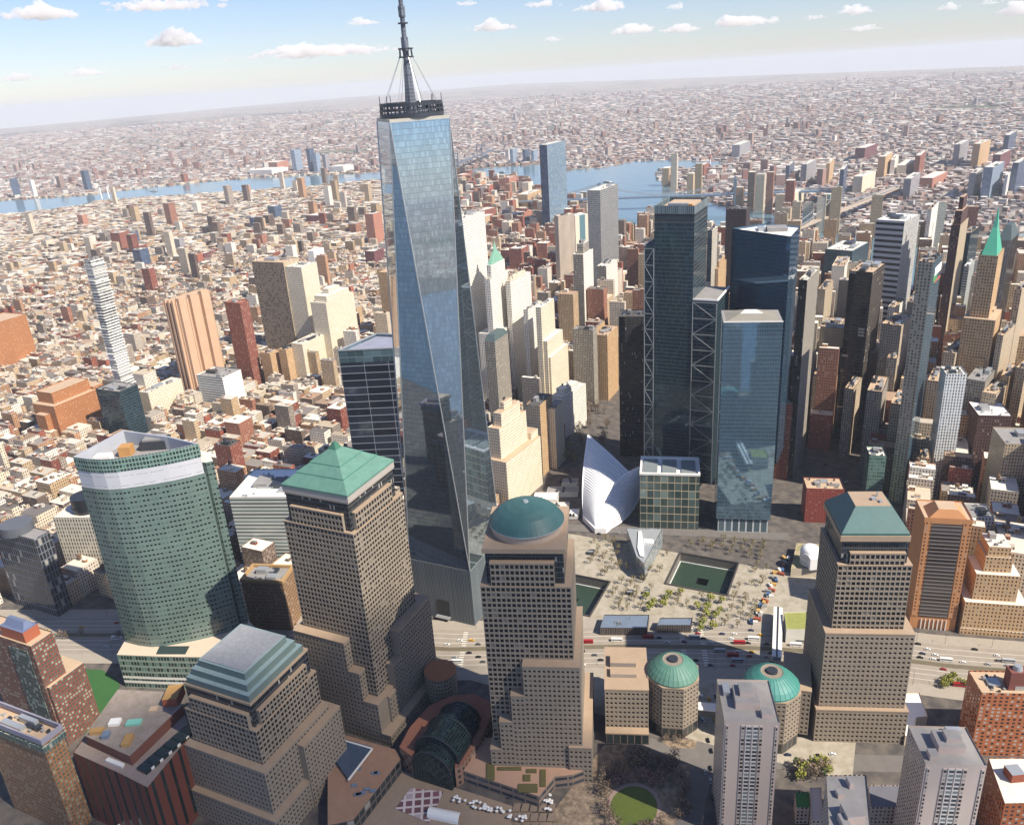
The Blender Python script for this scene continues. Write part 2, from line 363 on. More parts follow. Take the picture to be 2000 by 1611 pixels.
sheet('ball_field', sight([(120, 1320), (150, 1306), (200, 1308), (232, 1330), (240, 1420), (120, 1440), (60, 1400)]), .15, plain('turf_green', C('33602e'), .9, var=.15, scale=.05))
sheet('waterfront_plaza', sight([(770, 1500), (960, 1560), (1080, 1600), (1060, 1680), (640, 1680)]), .11, plain('plaza_brown', C('9a8672'), .85, var=.2, scale=.2))

# ---------------------------------------------------------------- shared finishes
def K(a, h=None): return C(a)
ROOF = dict(grey=plain('roof_grey', C('8f8c8a'), var=.25, scale=.12), pale=plain('roof_pale', C('d8d2c6'), var=.2, scale=.12),
            white=plain('roof_white', C('efece6'), var=.12, scale=.1), tan=plain('roof_tan', C('bda489'), var=.2, scale=.12),
            dark=plain('roof_dark', C('55524f'), var=.25, scale=.12), red=plain('roof_red', C('a86a52'), var=.2, scale=.12))
STEEL = plain('steel_dark', C('4a4e55'), .45, .6); WHITE = plain('white_paint', C('e6e4df'), .55); PALEMETAL = plain('pale_metal', C('b9bcbd'), .4, .5)
GRAN = plain('granite', C('928677'), .7, var=.14, scale=.06); GRAND = plain('granite_pink', C('a69079'), .75, var=.16, scale=.15)
COPPER = plain('copper_green', C('5a8174'), .6, var=.3, scale=.22); COPPERB = plain('copper_blue', C('3f6462'), .5, var=.28, scale=.2)
WGLASS = facade('window_glass', C('232425'), C('131518'), 3.1, 3.9, .94, .94, blind=.10, gr=.12, pane=C('8a8478'), bump=0, wr=.5)
DGLASS = facade('dark_glass', C('4a4d50'), C('171b20'), 1.5, 3.9, .86, .8, blind=.05, gr=.1, bump=.1)

def quadgrid(wl, gl, p0, p1, z0, z1, bay=3.1, fl=3.9, fw=.52, fh=.46, dep=.5):
    """a wall pierced by real windows: piers and sills, four reveals and a recessed pane for each opening"""
    p0 = np.array(p0, float); p1 = np.array(p1, float); ln = np.linalg.norm(p1-p0); d = (p1-p0)/ln; nrm = np.array([d[1], -d[0]])
    nx = max(1, round(ln/bay)); nz = max(1, round((z1-z0)/fl)); bw = ln/nx; fz = (z1-z0)/nz
    def P(u, z, k=0.0): q = p0+d*u-nrm*k; return (q[0], q[1], z)
    def Q(m, u0, u1, za, zb, k=0.0): m.quad(P(u0, za, k), P(u1, za, k), P(u1, zb, k), P(u0, zb, k), 0, [(u0, za), (u1, za), (u1, zb), (u0, zb)])
    prev = z0
    for j in range(nz):
        a = z0+fz*(j+.5-fh/2); b = z0+fz*(j+.5+fh/2); Q(wl, 0, ln, prev, a); prev = b; pu = 0.0
        for i in range(nx):
            u0 = bw*(i+.5-fw/2); u1 = bw*(i+.5+fw/2); Q(wl, pu, u0, a, b); pu = u1
            wl.quad(P(u0, a), P(u1, a), P(u1, a, dep), P(u0, a, dep)); wl.quad(P(u0, b, dep), P(u1, b, dep), P(u1, b), P(u0, b))
            wl.quad(P(u0, a, dep), P(u0, b, dep), P(u0, b), P(u0, a)); wl.quad(P(u1, a), P(u1, b), P(u1, b, dep), P(u1, a, dep))
            uu = [(i*3.1+.1, j*3.9+.1), (i*3.1+3, j*3.9+.1), (i*3.1+3, j*3.9+3.8), (i*3.1+.1, j*3.9+3.8)]
            gl.quad(P(u0, a, dep), P(u1, a, dep), P(u1, b, dep), P(u0, b, dep), 0, uu)
        Q(wl, pu, ln, a, b)
    Q(wl, 0, ln, prev, z1)
class Granite:
    """stepped granite tower: pierced walls, terracotta-coloured ledges, glazing"""
    def __init__(s, lot): s.lot = lot; s.w = MB(GRAN); s.g = MB(WGLASS); s.l = s; s.led = []; s.d = MB(DGLASS, GRAND)
    def blk(s, a0, a1, b0, b1, z0, z1, sides='ab', upper=False, ledge=True):
        kw = dict(fw=.72, fh=.66, dep=.4) if upper else dict(fw=.52, fh=.5, dep=.55)
        top = z1-(0 if upper else 1.4)
        for k, p, q in (('a', (a0, b1), (a0, b0)), ('b', (a0, b0), (a1, b0)), ('c', (a1, b0), (a1, b1)), ('d', (a1, b1), (a0, b1))):
            if k in sides: quadgrid(s.w, s.g, p, q, z0, top, **kw)
            else: s.w.wall(p, q, z0, top)
        if top < z1: 
            for p, q in (((a0, b1), (a0, b0)), ((a0, b0), (a1, b0)), ((a1, b0), (a1, b1)), ((a1, b1), (a0, b1))): s.w.wall(p, q, top, z1)
        if ledge: s.l.box(a0-.25, a1+.25, b0-.25, b1+.25, z1, z1+.9)
        else: s.w.ngon([(a0, b0, z1), (a1, b0, z1), (a1, b1, z1), (a0, b1, z1)])
    def box(s, a0, a1, b0, b1, z0, z1):
        m = MB(GRAND); m.box(a0, a1, b0, b1, z0, z1); s.led.append(m)
    def crown(s, a0, a1, b0, b1, z0, z1): s.d.box(a0, a1, b0, b1, z0, z1, 0, 1)
    def done(s):
        o = s.lot.o; s.w.build('wall', o); g = s.g.build('glazing', o); g['kind'] = 'stuff'; [m.build('ledge', o) for m in s.led]
        if s.d.f: s.d.build('crown_glazing', o)

# ---------------------------------------------------------------- granite tower with the round green dome
L = Lot('domed_office_tower', 'stepped brown granite tower crowned by a round shallow green dome', 'office tower', 933, 1115, -57, 1148, 151, 9.5)
g = Granite(L); g.blk(0, 57, 0, 57, 22, 151, 'ab', True)
g.blk(.01, 40, 10, 50, 151, 168, 'ab', True); g.crown(3.5, 54, 4, 53, 151, 175)
g.blk(-7, 58, -4, 33, 0, 95, 'ab'); g.blk(-7.05, 20, 33, 42, 0, 71, 'a'); g.blk(-7.1, 20, 42, 51, 0, 49, 'a'); g.blk(-7.15, 20, 51, 58.6, 0, 25, 'a')
g.blk(-8.6, 66, -10, 5, 0, 30, 'ab'); g.l.box(1, 55.5, 2.5, 54.5, 175, 178.2); g.done()
zt = 178.2; cx = cy = 28.5
m = MB(plain('drum_stone', C('b3a08e'))); m.cyl(cx, cy, 23, 23, zt, zt+5, 48, cap=False); m.build('drum', L.o)
zc = zt+5; m = MB(COPPERB, PALEMETAL); n = 48; R0 = 24.2
prof = [(R0, 0), (R0, 1.0), (21.5, 4.6), (17.5, 8.0), (12.5, 10.8), (7, 12.5), (2.2, 13.2), (0, 13.3)]
for (r0, h0), (r1, h1) in zip(prof, prof[1:]): m.cyl(cx, cy, r0, r1, zc+h0, zc+h1, n, 1 if h0 == 0 else 0, cap=False)
m.build('dome', L.o, smooth=True); m = MB(PALEMETAL); m.cyl(cx, cy, 2.0, 1.6, zc+13.0, zc+14.2, 16); m.build('finial', L.o)
DOME = L

# ---------------------------------------------------------------- granite tower with the flat-topped green hip roof
L = Lot('hip_roofed_office_tower', 'granite tower with a blue-green hip roof cut flat at the top', 'office tower', -48, 1637, 1782, 1105, 140, 99.5)
g = Granite(L); W_ = L.a; g.blk(0, W_, 0, L.b, 20, 140, 'ab', True); g.crown(2, W_-3, 2.5, 45, 140, 158); g.blk(7, W_-5, .01, 40, 140, 149, 'ab', True)
g.blk(-5, W_+6, -5, L.b-2, 0, 90, 'ab'); g.blk(-7, W_+8, -8, L.b-2, 0, 28, 'b'); g.l.box(0, W_-3, .5, 46, 158, 162); g.done()
bs = [(0.6, 1.1), (W_-3.6, 1.1), (W_-3.6, 45.4), (.6, 45.4)]; tp = [(11, 13), (W_-13, 13), (W_-13, 33), (11, 33)]
m = MB(COPPERB, GRAND); m.prism(bs, 162, 163.6, 0, 0, cap=False); m.prism(bs, 163.6, 177, 0, 1, top=tp); m.build('roof', L.o)
m = MB(PALEMETAL); m.box(W_*.5, W_*.5+3, 20, 23, 177, 178.6); m.box(W_*.5+4, W_*.5+6, 17, 20, 177, 178.2); m.box(W_*.6, W_*.6+1, 26, 27, 177, 180); m.build('roof_plant', L.o)

# ---------------------------------------------------------------- granite tower with the copper pyramid
L = Lot('pyramid_roofed_office_tower', 'granite tower under a bright green copper pyramid roof', 'office tower', -58, 690, -62, 1045, 172, 28)
g = Granite(L); g.blk(0, 62, 0, 58, 20, 172, 'ab', True); g.blk(.01, 45, 7.3, 50, 172, 185, 'a', True); g.blk(5, 49.5, .01, 45, 172, 185.5, 'b', True); g.crown(2.2, 57, 2.5, 54, 172, 194)
g.blk(-7, 30, 17.5, 62, 0, 84, 'ab'); g.blk(-7.05, 30, 8, 17.5, 0, 60, 'ab'); g.blk(-7.1, 30, -4.2, 8, 0, 36, 'a'); g.blk(-7.15, 70, -12, -4.2, 0, 10, 'ab')
g.blk(26, 72, -6, 20, 0, 77, 'b'); g.blk(15, 26, -6.05, 20, 0, 55, 'b'); g.blk(5, 15, -6.1, 20, 0, 34, 'b')
g.l.box(1.2, 56, 1.5, 53.5, 194, 195.2); g.done()
m = MB(plain('eave_stone', C('a79f97'))); m.box(.6, 57, .6, 54.5, 195.2, 200); m.build('eave', L.o)
bs = [(.3, .3), (57.3, .3), (57.3, 54.8), (.3, 54.8)]; k1 = [(25, 24), (32.5, 24), (32.5, 31), (25, 31)]
m = MB(COPPER); m.prism(bs, 200, 201.4, cap=False); m.prism(bs, 201.4, 219.5, 0, 0, top=k1); m.build('pyramid_roof', L.o)
m = MB(plain('copper_dark', C('3c6b58'), .6)); m.prism([(25.3, 24.3), (32.2, 24.3), (32.2, 30.7), (25.3, 30.7)], 219.5, 224, top=[(27.5, 26.5), (30, 26.5), (30, 28.5), (27.5, 28.5)]); m.build('skylight', L.o)
m = MB(plain('copper_seam', C('4a8473'), .6))
for t in (.33, .62):
    q = [(p[0]+(k[0]-p[0])*t, p[1]+(k[1]-p[1])*t) for p, k in zip(bs, k1)]; z = 201.4+18.1*t+.25
    for i in range(4): m.beam((*q[i], z), (*q[(i+1) % 4], z), .22)
m.build('roof_seam', L.o)

# ---------------------------------------------------------------- granite tower with the stepped roof
L = Lot('stepped_roof_office_tower', 'granite tower topped by a low stepped pyramid of grey-green tiers', 'office tower', -58, 500, -60, 1430, 84, 28)
g = Granite(L); g.blk(0, 60, 0, 58, 20, 84, 'ab', True); g.blk(.01, 50, 5, 52, 84, 95, 'a', True); g.blk(6, 52, .01, 50, 84, 95, 'b', True); g.crown(2.5, 58, 2.5, 56, 84, 102)
g.blk(-5, 61, -5, 62, 0, 57, 'ab'); g.blk(26, 66, -10, 30, 0, 52, 'b'); g.blk(-9, 66, -9, 67, -2, 22, 'ab', ledge=True); g.l.box(2, 58.6, 2, 56.5, 102, 103.5); g.done()
m = MB(plain('tier_green', C('62726f'), .6, var=.2), plain('tier_deck', C('84989a'), .7, var=.25, scale=.3))
for i, (iv, z0, z1) in enumerate(((3, 103.5, 108.5), (6, 108.5, 113.5), (9.5, 113.5, 118.5))): m.box(iv, 58.5-iv, iv, 57-iv, z0, z1, 0, 1)
m.build('stepped_roof', L.o)
m = MB(plain('tier_top', C('8d8f93'), .8, var=.35, scale=.5)); m.box(11, 47.5, 11, 46, 118.5, 119); m.build('roof_deck', L.o)
STEPPED = L

# ---------------------------------------------------------------- the tallest tower
TW = bpy.data.objects.new('spired_glass_skyscraper', None); COL.objects.link(TW)
tag(TW, 'tallest mirrored glass skyscraper with tapering triangular facets and a mast on top', 'skyscraper')
BASE = [bear(73-90*k)*43.1 for k in range(4)]; TOPS = [bear(28-90*k)*31.2 for k in range(4)]   # counter-clockwise
HERO.append([p*1.15 for p in BASE])
GL1 = facade('mirror_glass', C('6a7278'), C('a3b4c0'), 1.52, 4.05, .93, .95, blind=.0, gr=.03, gm=.93, jit=.0016, bump=0, wr=.3, wm=.55, gvar=1.3)
zb, zt = 57.0, 422.0; fm = []
for k in range(4):
    B0, B1 = BASE[k], BASE[(k+1) % 4]; T = TOPS[(k+1) % 4] if False else None
    nb = (B0+B1)/2; T = max(TOPS, key=lambda t: float(t@nb)); fm.append(((*B0, zb), (*B1, zb), (*T, zt)))
for k in range(4):
    T0, T1 = TOPS[k], TOPS[(k+1) % 4]; nb = (T0+T1)/2; B = max(BASE, key=lambda t: float(t@nb)); fm.append(((*T0, zt), (*B, zb), (*T1, zt)))
for tri in fm:
    m = MB(GL1); p = [np.array(q) for q in tri]; c = sum(q[:2] for q in p)/3; tdir = np.array([-c[1], c[0]])/np.linalg.norm(c)
    m.v = [tuple(q) for q in p]; m.f = [(0, 1, 2)]; m.mi = [0]; m.uv = [(float(q[:2]@tdir)+200, float(q[2])) for q in p]; m.build('glass_facet', TW)
m = MB(PALEMETAL)
for tri in fm[:4]: m.beam(tri[0], tri[2], .35); m.beam(tri[1], tri[2], .35)
m.build('edge_trim', TW)
m = MB(facade('podium_fins', C('6d7478'), C('3c464c'), 1.5, 57, .5, .96, blind=.3, gr=.25, pane=C('565f63'), bump=.2), ROOF['grey'])
q = [p*1.004 for p in BASE]; m.prism([tuple(p) for p in q], 0, zb, 0, 1); m.build('podium', TW)
m = MB(plain('doorway_dark', C('20262a'), .3)); d = (BASE[0]-BASE[0]); 
west = sorted(range(4), key=lambda k: float((BASE[k]+BASE[(k+1) % 4])@bear(268)))[-1]; E0, E1 = BASE[west]*1.006, BASE[(west+1) % 4]*1.006; ed = (E1-E0)/np.linalg.norm(E1-E0); en = np.array([ed[1], -ed[0]])
mid = (E0+E1)/2
for s in (0,):
    a = mid+ed*(-6)+en*.3; b = mid+ed*6+en*.3; m.quad((*a, 4), (*b, 4), (*b, 20), (*a, 20))
m.build('doorway', TW)
m = MB(PALEMETAL); a = mid+ed*(-7); b = mid+ed*7; m.prism([tuple(a), tuple(a+en*4), tuple(b+en*4), tuple(b)][::-1], 3.0, 4.0, bot=True); m.build('entrance_canopy', TW)
m = MB(plain('parapet_metal', C('b7b2a6'), .5), ROOF['dark'])
ti = [t*.93 for t in TOPS]; m.prism([tuple(t) for t in TOPS], zt, zt+2.2, 0, 1, cap=False)
m.prism([tuple(t) for t in ti], zt+2.1, zt+2.2, 0, 1)
for k in range(4): m.quad((*TOPS[k], zt+2.2), (*TOPS[(k+1) % 4], zt+2.2), (*ti[(k+1) % 4], zt+2.2), (*ti[k], zt+2.2))
m.build('roof', TW)
m = MB(STEEL); z0 = zt+2.3
m.cyl(0, 0, 23.5, 23.5, z0, z0+2.6, 40)
ring = bpy.data.objects.new('communication_ring', None)
for zz, r in ((z0+5, 23), (z0+8.2, 22.5), (z0+9.4, 22.5)):
    for k in range(40):
        a0, a1 = 2*math.pi*k/40, 2*math.pi*(k+1)/40
        m.beam((r*math.cos(a0), r*math.sin(a0), zz), (r*math.cos(a1), r*math.sin(a1), zz), .55)
for k in range(40):
    a = 2*math.pi*k/40; c, s = math.cos(a), math.sin(a); m.beam((23*c, 23*s, z0+2.6), (22.5*c, 22.5*s, z0+9.2), .3 if k % 3 else .6)
    if k % 4 == 0: m.beam((22.5*c, 22.5*s, z0+8.4), (4*c, 4*s, z0+8.4), .4)
    if k % 5 == 0: m.beam((22.5*c, 22.5*s, z0+9), (22.5*c, 22.5*s, z0+15), .25)
    if k % 7 == 2: m.box(22*c-1.2, 22*c+1.2, 22*s-1.2, 22*s+1.2, z0+5.5, z0+8)
m.build('communication_ring', TW)
zr = zat(0, 0, 112); mp = bpy.data.objects.new('spire', None); COL.objects.link(mp); mp.parent = TW
SPIRE = facade('mast_lattice', C('666c78'), C('3f434c'), 1.2, 2.4, .6, .6, blind=.2, bump=.1, pane=C('8b90a0'))
m = MB(SPIRE); m.cyl(0, 0, 4.6, 2.1, z0, zr, 8); m.build('lower_mast', mp)
m = MB(SPIRE); zs = [zr, zr+22, zr+42, zr+60, zr+78]; rs = [1.9, 1.7, 1.55, 1.3, .9]
for i in range(4): m.cyl(0, 0, rs[i], rs[i+1], zs[i], zs[i+1]+.5, 8)
for i in range(4): m.cyl(0, 0, rs[i]+1.0, rs[i]+1.0, zs[i]+4, zs[i+1]-9, 6)
m.build('upper_mast', mp)
for z in (zs[1], zs[2], zs[3]): m = MB(STEEL); m.cyl(0, 0, 3.6, 3.6, z-.4, z+.5, 12); m.build('collar', mp)
m = MB(STEEL)
for z in (zr, zr+5.5):
    for k in range(12): a0, a1 = k*math.pi/6, (k+1)*math.pi/6; m.beam((5*math.cos(a0), 5*math.sin(a0), z), (5*math.cos(a1), 5*math.sin(a1), z), .45)
for k in range(6): a = k*math.pi/3; m.beam((5*math.cos(a), 5*math.sin(a), z-5.5), (4.6*math.cos(a), 4.6*math.sin(a), z), .35); m.beam((0, 0, z), (5*math.cos(a), 5*math.sin(a), z), .35)
m.cyl(0, 0, 2.2, 2.2, zr, zr+5, 10); m.build('mast_ring', mp)
for k in range(8):
    a = (k+.5)*math.pi/4; m = MB(PALEMETAL); m.beam((5*math.cos(a), 5*math.sin(a), zr), (21*math.cos(a), 21*math.sin(a), z0+9), .13); m.build('guy_cable', mp)

# ---------------------------------------------------------------- curved green office block
zt = 203.0; front = [(142, 892), (168, 896), (195, 897.5), (222, 896), (251, 892), (286, 887), (321, 881), (355, 874), (388, 866)]
pts = [at(x, y, zt) for x, y in front]; back = [at(330, 852, zt), at(240, 840, zt)]; o0 = pts[4]
R_ = bpy.data.objects.new('curved_office_block', None); COL.objects.link(R_); R_.location = (o0[0], o0[1], 0)
tag(R_, 'broad green glass office block with a curved front and open roof well', 'office building'); poly = [tuple(p-o0) for p in pts[::1]]+[tuple(p-o0) for p in back]
HERO.append([p for p in pts+back])
GRN = facade('green_curtain', C('687a74'), C('121a19'), 3.0, 4.3, .62, .34, blind=.28, gr=.15, pane=C('5f756d'), bump=.05, wr=.25, var=.22)
m = MB(GRN, ROOF['grey']); m.prism(poly, 0, 178, 0, 1); m.build('curtain_wall', R_)
m = MB(facade('white_louvre', C('c2c3c8'), C('8c8e94'), 2.0, 8.0, .98, .06, blind=0, bump=.1), ROOF['grey']); cen = np.mean(poly, axis=0)
inn = [tuple(cen+(np.array(p)-cen)*.985) for p in poly]; m.prism(inn, 178, 192, 0, 1); m.build('louvre_band', R_)
m = MB(facade('green_crown', C('7d9389'), C('1f3532'), 2.4, 3.6, .74, .7, blind=.1, bump=.1, pane=C('5b8378')), plain('well_wall', C('a9acb4'), .7)); m.prism(poly, 192, zt, 0, 1, cap=False)
inn2 = [tuple(cen+(np.array(p)-cen)*.95) for p in poly]; n = len(poly)
for k in range(n):
    a, b, c, d = poly[k], poly[(k+1) % n], inn2[(k+1) % n], inn2[k]; m.quad((*a, zt), (*b, zt), (*c, zt), (*d, zt), 1); m.wall(c, d, 192.2, zt, 1)
m.build('crown', R_)
m = MB(ROOF['grey'], plain('ochre_tank', C('b98a52')), STEEL, WHITE); c = np.array(at(245, 880, 195))-o0
m.box(c[0]-6, c[0]+3, c[1]-6, c[1]+3, 192.2, 200, 1); m.box(c[0]-16, c[0]-8, c[1]+6, c[1]+18, 192.2, 198, 3); m.box(c[0]+3, c[0]+18, c[1]-30, c[1]-10, 192.2, 199, 2); m.box(c[0]+5, c[0]+16, c[1]-28, c[1]-12, 199, 200.5, 0); m.build('roof_plant', R_)
sh = [np.array(at(x, y, 185))-o0 for x, y in ((384, 902), (402, 903), (416, 900), (408, 884), (372, 874))]
m = MB(GRN, ROOF['pale']); m.prism([tuple(p) for p in sh], 0, 185, 0, 1); m.build('side_wing', R_)
pd = [np.array(at(x, y, 33))-o0 for x, y in ((228, 1278), (300, 1281), (400, 1283), (498, 1225), (470, 1195), (250, 1240))]
m = MB(facade('green_podium', C('8d9a90'), C('20302c'), 2.6, 5.5, .8, .62, blind=.3, pane=C('6f8f80'), bump=.1), plain('stone_deck', C('cdb9a4'), var=.12)); m.prism([tuple(p) for p in pd], 0, 33, 0, 1)
m.build('podium', R_)
m = MB(WHITE); q = [tuple(p) for p in pd]
for z in (5, 9.5): m.prism([tuple(np.array(p)*1.004) for p in q], z, z+2.4, cap=False)
m.build('white_band', R_)
m = MB(plain('skylight_dark', C('33403f'), .3)); a = [np.array(at(x, y, 33.2))-o0 for x, y in ((305, 1277), (362, 1277), (370, 1262), (312, 1262))]; m.prism([tuple(p) for p in a], 33, 33.6); m.build('skylight', R_)

# ---------------------------------------------------------------- general tower builder
def boxkit(m, rng, a, b, z, n, hmax=5.0):
    for _ in range(n):
        w = rng.uniform(.12, .34)*a; d = rng.uniform(.12, .34)*b; x = rng.uniform(.08, .9-w/a)*a; y = rng.uniform(.08, .9-d/b)*b
        m.box(x, x+w, y, y+d, z, z+rng.uniform(1.5, hmax), rng.randrange(len(m.mats)))
def small(m, rng, a, b, z, n):
    for _ in range(n):
        w, d = rng.uniform(.8, 2.6), rng.uniform(.8, 2.6); x, y = rng.uniform(.04, .9)*(a-w), rng.uniform(.04, .9)*(b-d); m.box(x, x+w, y, y+d, z, z+rng.uniform(.8, 2.6), rng.randrange(len(m.mats)))
def tower(name, label, cat, xl, xn, xr, yn, z, brg, wall, roof='grey', base=None, tiers=(), plant=3, ph=5.0, group=None, parap=1.2, slabs=None, N=None, wallR=None):
    """tiers: (da0, da1, db0, db1, z1) insets of successive storeys above z"""
    L = Lot(name, label, cat, xl, xn, xr, yn, z, brg, group, N); rng = random.Random(name+label)
    m = MB(wall, ROOF[roof], wallR or wall); pb = [(0, 0), (L.a, 0), (L.a, L.b), (0, L.b)]
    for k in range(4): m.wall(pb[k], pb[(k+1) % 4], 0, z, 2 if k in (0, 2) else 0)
    m.build('wall', L.o)
    r = MB(ROOF[roof]); r.ngon([(x, y, z-parap) for x, y in pb]); r.build('roof', L.o)
    zz = z-parap; A, B, A0, B0 = L.a, L.b, 0, 0; 
    for i, t in enumerate(tiers):
        m = MB(wall, ROOF[roof]); A0, A, B0, B = A0+t[0]*L.a, A-t[1]*L.a, B0+t[2]*L.b, B-t[3]*L.b; m.box(A0, A, B0, B, zz, t[4], 0, 1); m.build('upper_storey', L.o); zz = t[4]
    if plant:
        mats = (ROOF['grey'], PALEMETAL, STEEL) if plant > 0 else (ROOF[roof],)
        for k in range(abs(plant)):
            m = MB(*mats); boxkit(m, rng, A-A0, B-B0, zz-.02*k, 1, ph); m.v = [(x+A0, y+B0, w) for x, y, w in m.v]; m.build('roof_plant', L.o)
        m = MB(*mats); small(m, rng, A-A0, B-B0, zz, min(14, 3*abs(plant)+2)); m.v = [(x+A0, y+B0, w) for x, y, w in m.v]; m.build('roof_vents', L.o)['kind'] = 'stuff'
    return L
def S(key, wall, glass='23262b', **k): return facade(key, C(wall), C(glass), **k)
F_ = dict(
 bands_white=S('bands_white', 'dcdcd6', '49565a', bay=60, fl=3.9, w=1.0, h=.42, blind=0, bump=.3),
 punched_tan=S('punched_tan', 'c7a67e', '3a3430', bay=2.8, fl=3.5, w=.42, h=.5),
 ribs_tan=S('ribs_tan', 'c2a488', '7d6754', bay=4.5, fl=400, w=.22, h=1, blind=0, bump=.4),
 brick_red=S('brick_red', '8f5647', '33282a', bay=2.6, fl=3.0, w=.45, h=.5, blind=.25, pane=C('b0a698')),
 brick_dark=S('brick_dark', '6f3d34', '231a1c', bay=2.6, fl=3.1, w=.46, h=.5, blind=.1),
 brick_orange=S('brick_orange', 'b0774d', '3f2f28', bay=2.4, fl=3.4, w=.36, h=.42, blind=.1),
 cream=S('cream', 'e6dac2', '57503f', bay=2.6, fl=3.5, w=.4, h=.52, blind=.1),
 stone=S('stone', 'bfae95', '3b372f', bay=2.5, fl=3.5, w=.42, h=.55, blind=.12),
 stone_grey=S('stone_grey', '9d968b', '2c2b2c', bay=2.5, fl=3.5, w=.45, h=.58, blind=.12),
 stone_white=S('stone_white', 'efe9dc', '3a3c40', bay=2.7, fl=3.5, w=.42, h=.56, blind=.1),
 checker=S('checker', '9c8b78', '2a2420', bay=3.0, fl=3.7, w=.8, h=.75, blind=.72, pane=C('8f7e6c'), bump=.2),
 black=S('black', '15161a', '0d0f14', bay=1.5, fl=3.9, w=.7, h=.8, blind=.03, gr=.15, wr=.35),
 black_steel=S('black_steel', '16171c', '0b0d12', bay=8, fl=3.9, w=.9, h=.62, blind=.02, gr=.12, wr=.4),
 dark_grid=S('dark_grid', '6c7078', '1b1f26', bay=3.2, fl=7.6, w=.74, h=.86, blind=.05, gr=.12),
 white_grid=S('white_grid', 'c9c2b4', '34322f', bay=2.9, fl=4.4, w=.42, h=.72, blind=.08, bump=.6),
 steelblue=S('steelblue', '56707c', '2a3f4c', bay=1.6, fl=4.0, w=.9, h=.8, blind=.1, gr=.06, gm=.55, jit=.01, pane=C('5a7684'), bump=.05),
 glass_dark=S('glass_dark', '39505a', '22343e', bay=1.5, fl=4.1, w=.92, h=.82, blind=.1, gr=.06, gm=.5, jit=.003, pane=C('4a5f68'), bump=.05),
 glass_blue=S('glass_blue', '6f94a8', '7f9bb0', bay=1.5, fl=4.1, w=.93, h=.93, blind=.0, gr=.04, gm=.8, gvar=1.2, jit=.0012, bump=0, wm=.5),
 glass_green=S('glass_green', '7d9a90', '5a7a72', bay=2.2, fl=4.0, w=.88, h=.8, blind=.15, gr=.08, gm=.4, jit=.01, pane=C('8fa79c'), bump=.05),
 stripe=S('stripe', 'b9b9b6', '4a5a58', bay=80, fl=3.9, w=1, h=.45, blind=0, bump=.2, gr=.12),
 steelbands=S('steelbands', 'b6b8ba', '1c2028', bay=80, fl=7.8, w=1, h=.46, blind=0, bump=.2),
 pinstripe=S('pinstripe', 'cdbfae', '6d6258', bay=3.0, fl=400, w=.5, h=1, blind=0, bump=.4),
 balcony=S('balcony', 'dfdcd4', '4b4f4e', bay=7, fl=4.0, w=.94, h=.55, blind=.2, pane=C('8d9089'), bump=.9),
 concrete=S('concrete_apartments', 'c4b3a6', '2b2b30', bay=2.4, fl=2.95, w=.5, h=.5, blind=.2),
 wavy=S('wavy', 'b3b4b4', '474a4c', bay=2.2, fl=3.4, w=.5, h=.5, blind=.2, bump=.6, wr=.3, wm=.5),
 redbrown=S('redbrown_stone', '5b4240', '201a1c', bay=2.6, fl=3.8, w=.4, h=.55, blind=.06),
)
T = tower
# ---- north of the plaza: towers over the low-rise streets
L = T('staggered_balcony_tower', 'slender white tower of shifted stacked balconies', 'apartment tower', 163, 176, 201, 508, 250, 28, F_['balcony'], 'pale', plant=2)
m = MB(WHITE); rng = random.Random(3)
for k in range(58):
    z = 8+k*4.1; o = [rng.uniform(0, 2.6) for _ in range(4)]; m.box(-o[0], L.a+o[1], -o[2], L.b+o[3], z, z+.7)
m.build('balcony_slab', L.o)['kind'] = 'stuff'
L = T('windowless_telephone_tower', 'tall windowless tan tower with vertical shafts', 'tower', 320, 343, 409, 589, rise(384, 792, 589), 28, F_['ribs_tan'], 'tan', plant=0)
m = MB(plain('tan_panel', C('c7a588'), .8), F_['brick_dark'])
for i in range(3): m.box(L.a*(.02+.33*i), L.a*(.02+.33*i)+L.a*.2, -5, 2, 0, L.z+4)
for i in range(3): m.box(-4, 2, L.b*(.1+.32*i), L.b*(.1+.32*i)+L.b*.14, 0, L.z+2)
m.build('shaft', L.o)
T('brick_apartment_tower', 'narrow dark red brick apartment tower with striped windows', 'apartment tower', 438, 468, 485, 592, rise(491, 763, 592), 28, F_['brick_red'], 'red', plant=1)
L = T('checkered_office_slab', 'wide office slab with a checkered brown-grey window pattern', 'office tower', 491, 553, 583, 513, 179, 28, F_['checker'], 'tan', plant=2, wallR=F_['stone'])
T('office_slab_annex', 'pale gridded annex tower beside the checkered slab', 'office tower', -40, 588, 618, 522, 172, 28, F_['cream'], 'pale', plant=1)
L = T('setback_stone_tower', 'cream stepped stone tower with a small pavilion on top', 'office tower', 606, 636, 690, 592, 125, 28, F_['cream'], 'pale', tiers=((.1, .1, .1, .1, 134), (.2, .2, .2, .2, 142)), plant=0)
T('white_slab_tower', 'blank bright white slab tower among low roofs', 'tower', -18, 612, 632, 490, 95, 28, plain('white_render', C('ece8e0')), 'white', plant=0)
T('tan_loft_tower', 'tan loft tower left of the cream stepped tower with dark west wall', 'loft building', 508, 527, 545, 690, 62, 28, F_['punched_tan'], 'tan')
T('tan_loft_tower', 'tan loft tower with a bright south wall beside a dark gap', 'loft building', 543, 558, 586, 683, 66, 28, F_['punched_tan'], 'tan')
T('cream_loft_block', 'cream loft block with tall bright ribs under the stepped tower', 'loft building', 568, 590, 632, 672, 72, 28, F_['cream'], 'pale')
T('white_office_box', 'boxy white office block with one blank bright side', 'office building', 383, 434, 470, 738, 62, 28, F_['bands_white'], 'grey', wallR=plain('white_render', C('ece8e0')))
